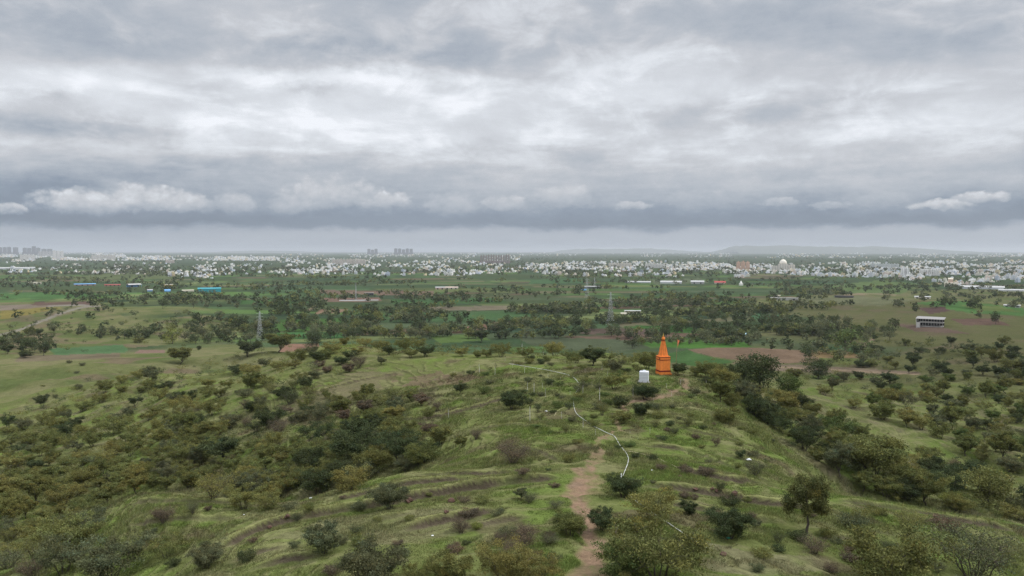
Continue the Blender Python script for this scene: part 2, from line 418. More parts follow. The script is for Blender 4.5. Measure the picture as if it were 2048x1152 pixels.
GREEN, LUSH, STRAW, OLIVE, DIRT = (.132, .152, .051), (.124, .170, .042), (.205, .198, .096), (.108, .119, .046), (.150, .108, .074)
BROWN, PATHC = (.118, .090, .060), (.262, .176, .118)
CROPS = [(.050, .082, .038), (.062, .100, .046), (.038, .060, .032), (.080, .135, .042), (.125, .150, .060), (.066, .088, .046), (.130, .120, .070), (.135, .092, .066), (.045, .075, .045), (.11, .13, .05)]
CROPP = [.14, .17, .09, .16, .13, .10, .08, .05, .04, .06]
FIELDS = [  # fields that stand out, outlined on the photograph, with their crop colour
    ("1372,699 1440,694 1520,696 1640,702 1720,712 1735,720 1660,722 1560,728 1480,722 1420,712", (.155, .108, .072)),
    ("1600,703 1690,703 1730,714 1640,716", (.17, .12, .06)), ("1640,716 1735,716 1752,732 1640,728", (.10, .115, .04)),
    ("1280,684 1490,684 1500,693 1372,697 1300,692", (.062, .135, .030)), ("1330,708 1372,700 1420,714 1470,724 1400,735 1340,724", (.055, .105, .035)),
    ("1245,652 1408,650 1412,662 1400,667 1250,662", (.048, .105, .028)), ("1128,650 1240,648 1238,660 1130,664", (.065, .105, .050)), ("1170,657 1300,658 1300,668 1160,668", (.095, .070, .055)),
    ("1020,668 1120,676 1260,680 1300,696 1200,708 1060,690", (.070, .085, .048)), ("770,626 1060,624 1066,638 830,642 760,636", (.058, .105, .042)), ("780,600 1000,596 1010,604 790,612", (.050, .095, .036)),
    ("900,658 1000,644 1040,642 1036,654 960,662", (.20, .125, .088)), ("820,614 1060,610 1062,619 830,622", (.145, .125, .085)), ("640,596 760,594 764,603 644,604", (.15, .10, .075)),
    ("640,618 700,618 676,628 630,628", (.19, .125, .085)), ("640,580 870,582 868,592 640,588", (.14, .10, .072)), ("100,697 245,690 256,700 250,706 108,710", (.070, .125, .055)),
    ("40,712 240,706 240,716 30,724", (.130, .108, .070)), ("0,612 60,608 110,612 60,622 0,628", (.150, .125, .095)), ("0,622 90,614 130,616 0,640", (.165, .140, .045)),
    ("70,604 180,602 190,608 120,612 60,610", (.105, .070, .055)), ("0,588 140,584 240,590 100,598 0,598", (.060, .120, .040)), ("150,553 300,540 420,548 330,558 120,562", (.085, .105, .045)),
    ("560,640 690,636 700,648 600,664 540,660", (.058, .110, .032)), ("520,666 690,664 690,676 540,680", (.050, .115, .040)), ("1500,628 1590,630 1592,638 1510,640", (.065, .135, .065)),
    ("1540,598 1720,592 1830,600 1760,612 1620,608", (.125, .130, .070)), ("1660,572 1760,560 1840,568 1800,590 1690,590", (.095, .135, .050)), ("1830,606 1900,600 2048,616 2048,632 1940,626 1880,616", (.065, .130, .040)),
    ("1920,610 2000,612 2040,624 1960,622", (.105, .135, .045)), ("1836,616 1890,612 1900,622 1860,628", (.085, .055, .048)), ("1900,638 1990,636 2020,650 1930,650", (.110, .072, .055)), ("1780,646 1880,654 1940,668 1830,664", (.120, .085, .065)),
    ("1300,560 1400,556 1420,566 1310,570", (.09, .11, .06)), ("1060,560 1160,556 1170,566 1060,568", (.055, .105, .045)), ("470,600 620,598 620,606 480,608", (.05, .10, .035)), ("860,672 960,668 980,680 880,686", (.075, .115, .035)),
    ("1480,726 1600,730 1840,744 1840,750 1600,744 1500,738", (.150, .118, .082)), ("1560,750 1760,752 1800,770 1640,764", (.090, .115, .040)), ("1800,764 1900,766 1880,776 1790,776", (.11, .105, .05)),
    ("560,688 640,686 640,700 560,704", (.19, .115, .08)), ("280,700 330,700 330,706 270,706", (.16, .11, .085))]
ROADS_PX = ["-10,672 40,660 90,640 130,625 165,615 200,612", "100,612 160,610 185,613", "612,622 640,612", "1722,700 1730,688 1742,678", "1690,590 1740,588 1790,590", "1860,850 1900,856 1980,866", "1480,735 1560,735 1700,742 1850,750"]

def cover():
    x, y, r, h = GX, GY, GR, HZ
    u, v = to_px(x, y, h)
    C = np.zeros(x.shape + (3,), np.float32)
    def put(m, c):
        m = m[..., None]; C[:] = C * (1 - m) + np.array(c, np.float32) * m
    # the hill
    n1 = fbm(x / 9, y / 9, 4, 200); n2 = fbm(x / 2.6, y / 2.6, 4, 210); n3 = fbm(x / 30, y / 30, 3, 220)
    C[:] = GREEN
    put(sst(n3 + n1 * .6, -.05, .45) * .75, OLIVE)
    slope = np.gradient(HZ, axis=1) / np.gradient(RAD)[None]
    put(sst(n2 + n1 * .5 - slope * 0.9, .04, .50) * .70, STRAW)
    put(sst(-n2 * .8 - n1 * .9 + fbm(x / 1.2, y / 1.2, 2, 230) * .4, .16, .50) * .85, LUSH)
    put(sst(fbm(x / 5.5, y / 5.5, 5, 240), .30, .50) * .65, BROWN)
    flank = sst(CAMZ - h, 19.5, 26) * (1 - sst(r, 200, 330))
    put(flank * sst(fbm(x / 6, y / 6, 4, 250), -.15, .35) * .35, OLIVE)
    put(flank * sst(fbm(x / 4, y / 4, 4, 255), .12, .40) * .6, (.150, .130, .080))
    for poly, c, a in (("590,790 700,752 760,740 780,770 700,812 640,850 560,850", (.150, .125, .078), .60), ("640,860 760,840 700,880 600,900", (.14, .12, .075), .3), ("800,762 860,745 960,752 920,775 830,775", DIRT, .75), ("830,775 880,790 870,815 800,800", (.105, .080, .06), .55),
                       ("1360,760 1420,780 1330,800 1290,800 1340,780", DIRT, .6), ("1440,745 1560,810 1480,790", DIRT, .45), ("820,830 960,800 960,815 850,845", (.13, .11, .07), .5),
                       ("560,1075 700,1030 1000,1010 1000,1040 800,1090", (.165, .150, .085), .5), ("1380,1080 1640,1120 1600,1152 1400,1140", (.20, .175, .11), .6)):
        put(in_poly(u + n2 * 60, v + n1 * 18, poly).astype(np.float32) * (r < 300) * a * np.clip(1.1 + n2, 0, 1), c)
    put(np.clip(terr_riser * (.8 + n2), 0, 1) * .60, (.078, .076, .036))  # dark olive risers, with the shadow line of each step put into the colour
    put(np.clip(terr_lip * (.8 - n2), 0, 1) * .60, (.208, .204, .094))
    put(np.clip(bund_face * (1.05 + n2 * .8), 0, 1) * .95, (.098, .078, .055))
    put(np.clip(bund_lip, 0, 1) * .85, (.240, .245, .100))  # pale bund lip: the light its edge catches is put into the colour
    put(np.clip(path_m * (1.0 + n2 * .6), 0, 1), PATHC)
    put(path_m * sst(fbm(x / 1.4, y / 1.4, 3, 260), .05, .4) * .5, (.205, .150, .108))
    # pale grass spurs and far slopes
    far = sst(r, 215, 300)
    f1 = fbm(x / 45, y / 45, 4, 300); f2 = fbm(x / 14, y / 22, 4, 310)
    S = np.zeros_like(C); S[:] = (.115, .125, .050)
    def puts(m, c): S[:] = S * (1 - m[..., None]) + np.array(c, np.float32) * m[..., None]
    puts(sst(f2, -.1, .4) * .6, (.175, .160, .085)); puts(sst(-f2 + f1 * .5, .05, .45) * .7, (.075, .100, .034)); puts(sst(f1 + f2 * .5, .28, .5) * .6, (.130, .092, .068))
    rt = sst(u, 1480, 1640) * (r < 900)
    puts(rt * .65, (.088, .086, .040)); puts(rt * sst(f2 + f1, .05, .5) * .5, (.115, .092, .058))
    C[:] = C * (1 - far[..., None]) + S * far[..., None]
    # the plain: long narrow fields
    ca, sa = math.cos(R(7)), math.sin(R(7))
    wx, wy = x + fbm(x / 500, y / 500, 2, 401) * 160, y + fbm(x / 500, y / 500, 2, 402) * 160
    fx, fy = wx * ca + wy * sa, -wx * sa + wy * ca
    cw, ch = 150.0, 44.0
    row = np.floor(fy / ch); ro = _h(row.astype(np.int64), np.full(row.shape, 5, np.int64), 9)
    colx = fx / (cw * (0.6 + ro * 0.9)) + ro * 17.3; cidx = np.floor(colx)
    rnd = _h(cidx.astype(np.int64), row.astype(np.int64), 21)
    idx = np.searchsorted(np.cumsum(CROPP) / sum(CROPP), rnd * 0.9999)
    F = np.array(CROPS, np.float32)[np.clip(idx, 0, len(CROPS) - 1)]
    F = F * (0.82 + 0.36 * _h(cidx.astype(np.int64), row.astype(np.int64), 33))[..., None]
    ex = np.minimum(colx - cidx, 1 - colx + cidx) * cw; ey = np.minimum(fy / ch - row, 1 - fy / ch + row) * ch
    edge = np.maximum(1 - sst(ex, 2, 6), 1 - sst(ey, 3, 9))
    F = F * (1 - edge[..., None] * .75) + np.array((.048, .066, .032), np.float32) * edge[..., None] * .75
    scrub = sst(fbm(x / 220, y / 160, 4, 420), .14, .34)
    F = F * (1 - scrub[..., None]) + np.array((.055, .075, .034), np.float32) * scrub[..., None]
    towns = sst(r, 2300, 3200)
    F = F * (1 - towns[..., None] * .75) + np.array((.052, .075, .040), np.float32) * towns[..., None] * .75
    pl = sst(CAMZ - h + f1 * 3, 54.5, 58.5) * sst(r, 330, 460)
    pl = np.maximum(pl, sst(r, 900, 1200))
    keep = in_poly(u, v, "-20,606 190,600 260,640 420,630 500,660 330,690 60,712 -20,760") | in_poly(u, v, "1490,600 1700,585 2070,575 2070,700 1700,690 1660,640")
    pl = pl * (1 - keep * .92 * (r < 1500))
    C[:] = C * (1 - pl[..., None]) + F * pl[..., None]
    k = (r > 290) & (np.abs(THD)[:, None] < 41)
    uu, vv = u[k] + f2[k] * 5, v[k] + f1[k] * 1.2
    Ck = C[k]
    for poly, c in FIELDS:
        m = in_poly(uu, vv, poly)
        Ck[m] = np.array(c) * (1 + 0.30 * f2[k][m][:, None])
    for i, s in enumerate(ROADS_PX):
        p = np.array(polypts(s)); d, _, _ = seg_dist(uu, vv * 3, [(a, b * 3) for a, b in smooth_line(p, 4)])
        m = 1 - sst(np.abs(d), 3, 6.5)
        Ck = Ck * (1 - m[:, None] * .85) + np.array((.21, .19, .16) if i < 2 else (.24, .18, .12), np.float32) * m[:, None] * .85
    C[k] = Ck
    return np.clip(C, 0.004, 0.9), slope
GC, GSL = cover()

def colour_attr(me, arr):
    a = me.color_attributes.new("Col", 'FLOAT_COLOR', 'POINT')
    b = np.ones((len(arr), 4), np.float32); b[:, :3] = arr
    a.data.foreach_set("color", b.ravel())

def mesh_np(name, co, faces, cols=None):
    """mesh from numpy arrays: coordinates and equal-sided faces"""
    me = bpy.data.meshes.new(name); n, k = faces.shape
    me.vertices.add(len(co)); me.vertices.foreach_set("co", np.ascontiguousarray(co, np.float32).ravel())
    me.loops.add(n * k); me.loops.foreach_set("vertex_index", np.ascontiguousarray(faces, np.int32).ravel())
    me.polygons.add(n); me.polygons.foreach_set("loop_start", np.arange(0, n * k, k, dtype=np.int32)); me.polygons.foreach_set("loop_total", np.full(n, k, np.int32))
    me.update(calc_edges=True)
    if cols is not None: colour_attr(me, cols)
    return me

def link(name, me, mat=None, parent=None, **props):
    if mat is not None and len(me.materials) == 0: me.materials.append(mat)
    o = bpy.data.objects.new(name, me); COL.objects.link(o)
    if parent is not None: o.parent = parent
    for k, v in props.items():
        if v is not None: o[k] = v
    return o

def ground_material():
    m = bpy.data.materials.new("ground"); m.use_nodes = True; nt = m.node_tree; nt.nodes.clear()
    out = nt.nodes.new('ShaderNodeOutputMaterial'); bs = nt.nodes.new('ShaderNodeBsdfDiffuse'); bs.inputs['Roughness'].default_value = 1
    nt.links.new(bs.outputs[0], out.inputs[0])
    at_ = nt.nodes.new('ShaderNodeAttribute'); at_.attribute_name = "Col"
    geo = nt.nodes.new('ShaderNodeNewGeometry')
    a = noise(nt, geo.outputs['Position'], 3.2, 4, .65); b = noise(nt, geo.outputs['Position'], .5, 5, .6)
    f = (a - 0.5) * 1.0 + (b - 0.5) * 0.75 + 1.0
    mul = nt.nodes.new('ShaderNodeVectorMath'); mul.operation = 'SCALE'
    nt.links.new(at_.outputs['Color'], mul.inputs[0]); nt.links.new(f.mx(0.35).v, mul.inputs['Scale'])
    nt.links.new(mul.outputs[0], bs.inputs['Color'])
    bp = nt.nodes.new('ShaderNodeBump'); bp.inputs['Strength'].default_value = 0.8; bp.inputs['Distance'].default_value = 0.25
    nt.links.new(noise(nt, geo.outputs['Position'], 1.8, 5, .7).v, bp.inputs['Height'])
    nt.links.new(bp.outputs[0], bs.inputs['Normal'])
    return m

def build_ground():
    nt_, nr = GX.shape
    co = np.stack([GX, GY, HZ], -1).reshape(-1, 3)
    i, j = np.meshgrid(np.arange(nt_ - 1), np.arange(nr - 1), indexing='ij'); a = i * nr + j
    f = np.stack([a, a + 1, a + nr + 1, a + nr], -1).reshape(-1, 4)[:, ::-1]
    # close the small hole under the camera
    co = np.vstack([co, [[0, 0, float(HZ[:, 0].mean())]]])
    me = mesh_np("ground", co, f, np.vstack([GC.reshape(-1, 3), [GREEN]]))
    me.polygons.foreach_set("use_smooth", np.ones(len(me.polygons), bool))
    link("ground", me, ground_material(), kind="structure")
build_ground()

# ------------------------------------------------------------------ foliage and bark
def leaf_material():
    m = bpy.data.materials.new("foliage"); m.use_nodes = True; nt = m.node_tree; nt.nodes.clear()
    out = nt.nodes.new('ShaderNodeOutputMaterial')
    at_ = nt.nodes.new('ShaderNodeAttribute'); at_.attribute_name = "Col"
    oi = nt.nodes.new('ShaderNodeObjectInfo')
    mul = nt.nodes.new('ShaderNodeMix'); mul.data_type = 'RGBA'; mul.blend_type = 'MULTIPLY'; mul.inputs[0].default_value = 1
    nt.links.new(at_.outputs['Color'], mul.inputs[6]); nt.links.new(oi.outputs['Color'], mul.inputs[7])
    d = nt.nodes.new('ShaderNodeBsdfDiffuse'); t = nt.nodes.new('ShaderNodeBsdfTranslucent'); mx = nt.nodes.new('ShaderNodeMixShader')
    mx.inputs[0].default_value = 0.20
    nt.links.new(mul.outputs[2], d.inputs[0]); nt.links.new(mul.outputs[2], t.inputs[0])
    nt.links.new(d.outputs[0], mx.inputs[1]); nt.links.new(t.outputs[0], mx.inputs[2]); nt.links.new(mx.outputs[0], out.inputs[0])
    return m
def plain_material(name, col, rough=0.8, var=0.25, scale=6.0, metal=0.0, spec=0.3):
    m = bpy.data.materials.new(name); m.use_nodes = True; nt = m.node_tree
    b = nt.nodes['Principled BSDF']; b.inputs['Roughness'].default_value = rough; b.inputs['Metallic'].default_value = metal
    b.inputs['Specular IOR Level'].default_value = spec
    tc = nt.nodes.new('ShaderNodeTexCoord')
    f = noise(nt, tc.outputs['Object'], scale, 5, .6)
    n = nt.nodes.new('ShaderNodeVectorMath'); n.operation = 'SCALE'; n.inputs[0].default_value = col
    nt.links.new(((f - 0.5) * (2 * var) + 1.0).v, n.inputs['Scale']); nt.links.new(n.outputs[0], b.inputs['Base Color'])
    return m
LEAF = leaf_material()
BARK = plain_material("bark", (.085, .070, .055), .9, .3)
PALEBARK = plain_material("whitewashed_bark", (.68, .66, .60), .9, .1)

def tube_np(path, rad, sides=4):
    """tapered tube along a list of points"""
    p = np.array(path, float); n = len(p)
    t = np.gradient(p, axis=0); t /= np.linalg.norm(t, axis=1)[:, None] + 1e-9
    up = np.where(np.abs(t[:, 2:3]) > .9, np.array([[1., 0, 0]]), np.array([[0, 0, 1.]]))
    a = np.cross(t, up); a /= np.linalg.norm(a, axis=1)[:, None] + 1e-9; b = np.cross(t, a)
    th = np.arange(sides) / sides * 2 * math.pi
    r = np.asarray(rad, float)[:, None, None]
    co = p[:, None] + r * (np.cos(th)[None, :, None] * a[:, None] + np.sin(th)[None, :, None] * b[:, None])
    i, j = np.meshgrid(np.arange(n - 1), np.arange(sides), indexing='ij'); k = (j + 1) % sides
    f = np.stack([i * sides + j, i * sides + k, (i + 1) * sides + k, (i + 1) * sides + j], -1).reshape(-1, 4)
    return co.reshape(-1, 3), f

class Acc:
    def __init__(s): s.c, s.f, s.k, s.n = [], [], [], 0
    def add(s, co, f, col=None):
        s.c.append(co); s.f.append(f + s.n); s.n += len(co)
        if col is not None: s.k.append(np.broadcast_to(np.asarray(col, np.float32), (len(co), 3)))
    def mesh(s, name): return mesh_np(name, np.vstack(s.c), np.vstack(s.f), np.vstack(s.k) if s.k else None)

def leaves_np(g, cen, n, spread, size, flat=0.5, up=0.4):
    """n small leaf sprays (quads) scattered round each centre; returns coordinates, faces and a tone for each clump"""
    m = len(cen)
    c = np.repeat(cen, n, 0) + g.normal(0, 1, (m * n, 3)) * np.repeat(np.asarray(spread).reshape(-1, 1) * np.ones((m, 1)), n, 0) * np.array([1, 1, flat])
    d = g.normal(0, 1, (m * n, 3)); d /= np.linalg.norm(d, axis=1)[:, None]
    e = g.normal(0, 1, (m * n, 3)) + np.array([0, 0, up]); e = np.cross(d, e); e /= np.linalg.norm(e, axis=1)[:, None] + 1e-9
    s = size * (0.6 + 0.8 * g.random((m * n, 1)))
    q = np.stack([c - d * s, c + e * s * .45, c + d * s, c - e * s * .45], 1).reshape(-1, 3)
    f = np.arange(m * n * 4).reshape(-1, 4)
    tone = np.repeat(g.normal(1, .17, m).clip(.6, 1.5), n) * g.normal(1, .13, m * n).clip(.6, 1.5)
    hue = np.repeat(g.normal(0, .06, m), n)
    col = np.stack([tone * (1 + hue), tone, tone * (1 - hue)], 1)
    return q, f, np.repeat(col, 4, 0)

def shrub_meshes(seed, h=2.4, w=3.4, stems=6, forks=4, umbrella=0.6, nleaf=46, leaf=.10, spread=.26, low=0.25, twig=1.0, trunk=0.0, tr=.05):
    """many-stemmed shrub or small tree: curved limbs that fork, with leaf sprays along the outer twigs.
    umbrella: 0 = round crown, 1 = flat-topped crown; low: share of the height below which there is no foliage; trunk: share of the height that is one bare stem"""
    g = np.random.default_rng(seed)
    wood = Acc(); tips = []
    base0 = np.zeros(3)
    if trunk > 0:
        top = np.array([g.normal(0, .06) * h, g.normal(0, .06) * h, trunk * h])
        mid = top * .5 + np.array([g.normal(0, .03) * h, g.normal(0, .03) * h, 0])
        wood.add(*tube_np([base0 - [0, 0, .25], mid, top], [tr * 1.3, tr, tr * .85], 6)); base0 = top
    for i in range(stems):
        az = (i + g.uniform(-.35, .35)) / stems * 2 * math.pi
        rad = w * .5 * (g.uniform(.45, .95)); hh = h * g.uniform(.70, 1.0) * (1 - (1 - umbrella) * .45 * (rad / (w * .5)) ** 2)
        end = np.array([math.cos(az) * rad, math.sin(az) * rad, hh])
        st = base0 + np.array([math.cos(az), math.sin(az), 0]) * (.05 * w if trunk == 0 else .01)
        if trunk == 0: st[2] = -.2
        ctl = st * .45 + end * .55 + np.array([-math.cos(az) * rad * .22, -math.sin(az) * rad * .22, h * .10]) + g.normal(0, .05, 3) * w
        ts = np.linspace(0, 1, 6)[:, None]; P = (1 - ts) ** 2 * st + 2 * ts * (1 - ts) * ctl + ts ** 2 * end
        P[1:-1] += g.normal(0, .018 * w, (4, 3))
        r0 = tr * (1.0 if trunk == 0 else .6) * g.uniform(.6, 1)
        wood.add(*tube_np(P, r0 * np.linspace(1, .28, 6) * twig, 4))
        tips.append(end)
        for k in range(forks):
            j = g.integers(2, 6); s0 = P[j]
            dv = np.array([math.cos(az), math.sin(az), .3]) * .5 + g.normal(0, .75, 3); dv[2] = abs(dv[2]) * (.75 - .35 * umbrella) + .05
            dv *= w * .17 * g.uniform(.6, 1.3) / (np.linalg.norm(dv) + 1e-9)
            e2 = s0 + dv; e2[2] = min(e2[2], h * 1.02); m2 = (s0 + e2) / 2 + g.normal(0, .03, 3) * w
            wood.add(*tube_np([s0, m2, e2], [r0 * .45 * twig, r0 * .3 * twig, r0 * .12 * twig], 3))
            tips += [e2, m2 * .4 + e2 * .6]
            e3 = m2 + g.normal(0, .09, 3) * w + np.array([0, 0, .03 * h]); wood.add(*tube_np([m2, e3], [r0 * .25 * twig, r0 * .1 * twig], 3)); tips.append(e3)
    tips = np.array(tips); tips = tips[tips[:, 2] > low * h * .8]
    cr = Acc(); q, f, k = leaves_np(g, tips, nleaf, spread * w * .5 * g.uniform(.7, 1.25, len(tips)), leaf, .55)
    q[:, 2] = np.maximum(q[:, 2], low * h * .6); cr.add(q, f, k)
    return wood.mesh("trunk"), cr.mesh("crown")

def crown_cluster(g, h, w, n_clump, nleaf, leaf, low=.22, lobes=6, z0=.30):
    """distant round-headed tree as leaf clumps over several uneven lobes"""
    L = []
    for i in range(lobes):
        a = g.uniform(0, 6.28); r = w * .5 * g.uniform(.1, .58)
        L.append((math.cos(a) * r, math.sin(a) * r, h * g.uniform(z0, .80), w * g.uniform(.20, .36)))
    cs = []
    for i in range(n_clump):
        x, y, z, rr = L[g.integers(0, lobes)]
        d = g.normal(0, 1, 3); d /= np.linalg.norm(d); d[2] = d[2] * .8 + .1
        cs.append((x + d[0] * rr, y + d[1] * rr, max(low * h, z + d[2] * rr * h / w)))
    return leaves_np(g, np.array(cs), nleaf, np.full(n_clump, w * .07), leaf, .7)

def tree_meshes(seed, h=9.0, w=8.0, n_clump=44, nleaf=12, leaf=.55, lobes=7):
    g = np.random.default_rng(seed); cr = Acc(); cr.add(*crown_cluster(g, h, w, n_clump, nleaf, leaf, .03 if h < 7 else .08, lobes, .12 if h < 7 else .30))
    wd = Acc(); wd.add(*tube_np([(0, 0, -.5), (.1, 0, h * .25), (.2, .1, h * .6)], [.045 * h * .6, .03 * h * .6, .015 * h], 5))
    for i in range(4):
        a = g.uniform(0, 6.28); wd.add(*tube_np([(.1, 0, h * .25), (math.cos(a) * w * .2, math.sin(a) * w * .2, h * .5), (math.cos(a) * w * .33, math.sin(a) * w * .33, h * .68)], [.02 * h, .013 * h, .006 * h], 4))
    return wd.mesh("trunk"), cr.mesh("crown")

PLANTS = []      # every countable plant, for the labels at the end: (object, noun, look, u, v)
def plant(name, cat, meshes, x, y, z, scale, rotz, tint, look, noun, group, label=None, parts=True, sz=1.0):
    root = bpy.data.objects.new(name, None) if parts else bpy.data.objects.new(name, meshes[1])
    root.empty_display_size = .3; COL.objects.link(root)
    root.location = (x, y, z); root.rotation_euler = (0, 0, rotz); root.scale = (scale, scale, scale * sz)
    root['category'] = cat
    if group: root['group'] = group
    col = (tint[0], tint[1], tint[2], 1)
    if parts:
        for nm, me in zip(("trunk", "crown"), meshes):
            o = bpy.data.objects.new(nm, me); o.parent = root; COL.objects.link(o); o.color = col
    else: root.color = col
    if label: root['label'] = label
    else:
        u, v = to_px(x, y, z); PLANTS.append((root, noun, look, float(u), float(v)))
    return root

for me_ in ():
    pass
def prep(ms, bark=None):
    out = []
    for w_, c_ in ms:
        w_.materials.append(bark or BARK); c_.materials.append(LEAF); out.append((w_, c_))
    return out
# umbrella-crowned thorn shrubs, rounder dense ones, bare twiggy ones, low weeds
ACACIA = prep([shrub_meshes(100 + i, h=2.2 + .25 * (i % 3), w=3.6 + .35 * (i % 4), stems=6 + i % 3, forks=6, umbrella=.55 + .1 * (i % 4), nleaf=84, leaf=.062, spread=.098, low=.26, tr=.05) for i in range(8)])
ROUND = prep([shrub_meshes(140 + i, h=2.3, w=2.9 + .2 * i, stems=8, forks=7, umbrella=.25, nleaf=96, leaf=.062, spread=.11, low=.05, tr=.045) for i in range(5)])
TWIGGY = prep([shrub_meshes(160 + i, h=1.9, w=2.9, stems=12, forks=8, umbrella=.35, nleaf=16, leaf=.045, spread=.15, low=.05, tr=.04, twig=1.1) for i in range(4)])
LOW = prep([shrub_meshes(180 + i, h=.8, w=1.5, stems=6, forks=3, umbrella=.3, nleaf=50, leaf=.05, spread=.25, low=.0, tr=.02) for i in range(4)])
SMALLTREE = prep([shrub_meshes(200 + i, h=3.4, w=3.2, stems=7, forks=8, umbrella=.15, nleaf=110, leaf=.068, spread=.10, low=.12, tr=.08, trunk=.13) for i in range(4)])
CANOPY = prep([tree_meshes(300 + i, 9, 8.5 + (i % 3), 60, 14, .42, 5 + i % 4) for i in range(8)])
DENSE = prep([tree_meshes(330 + i, 5.2, 5.6, 150, 34, .14, 9) for i in range(3)])
def lone_tree():
    """small tree with a leaning bare trunk, leaf tufts set on limbs from low down to the rounded top"""
    g = np.random.default_rng(5); wd, tips = Acc(), []
    T = np.array([(0, 0, -.2), (.03, 0, .25), (.10, 0, .55), (.06, .03, .9), (.0, .02, 1.5), (.05, 0, 2.2), (.1, 0, 2.62)]); wd.add(*tube_np(T, [.085, .07, .06, .05, .04, .025, .012], 7))
    for i in range(17):
        z = 1.12 + 1.38 * (i / 16.0); a = i * 2.4 + g.normal(0, .3); p0 = np.array([np.interp(z, T[:, 2], T[:, k]) for k in range(3)])
        L = (.92 - .45 * abs((z - 1.55) / 1.1) ** 1.5) * g.uniform(.8, 1.15); e = p0 + np.array([math.cos(a) * L, math.sin(a) * L, .28 * g.uniform(.2, 1.6)]); m = (p0 + e) / 2 + np.array([0, 0, -.06])
        wd.add(*tube_np([p0, m, e], [.026, .018, .007], 4)); tips += [e, m * .35 + e * .65, e + g.normal(0, .14, 3), (m + e) / 2 + g.normal(0, .16, 3)]
    tips.append(T[-1]); cr = Acc(); cr.add(*leaves_np(g, np.array(tips), 240, np.full(len(tips), .135), .046, .9)); return wd.mesh("trunk"), cr.mesh("crown")
LONE = prep([lone_tree()])
OL, YO, GG, DK, BR, GN, LM = (.150, .160, .056), (.195, .188, .064), (.125, .135, .070), (.070, .088, .040), (.150, .118, .080), (.110, .145, .050), (.20, .22, .06)
LOOK = {'OL': (OL, "olive green"), 'YO': (YO, "yellowish olive"), 'GG': (GG, "grey green"), 'DK': (DK, "dark green"), 'BR': (BR, "brown leafless"), 'GN': (GN, "fresh green"), 'LM': (LM, "lime green")}

# ------------------------------------------------------------------ plants that stand out in the photograph
FAM = {'A': (ACACIA, 3.9), 'R': (ROUND, 3.2), 'T': (TWIGGY, 2.9), 'L': (LOW, 1.5), 'S': (SMALLTREE, 3.0), 'D': (DENSE, 5.6), 'C': (CANOPY, 9.0), 'O': (LONE, 2.0)}
NAMES = {'A': ("thorn_shrub", "shrub", "thorn shrub", "thorn shrubs on the hillsides"), 'R': ("round_bush", "bush", "round bush", "round bushes on the hill"), 'T': ("twiggy_bush", "bush", "twiggy bush", "twiggy bushes on the hill"),
         'L': ("low_weed_clump", "weed", "low weed clump", "low weeds on the grass ridge"), 'S': ("small_tree", "tree", "small tree", "small trees on the hill"), 'D': ("dense_tree", "tree", "dense round tree", "dense trees below the hill"),
         'C': ("plain_tree", "tree", "broad tree", "trees on the plain"), 'O': ("lone_tree", "tree", "lone tree", None)}
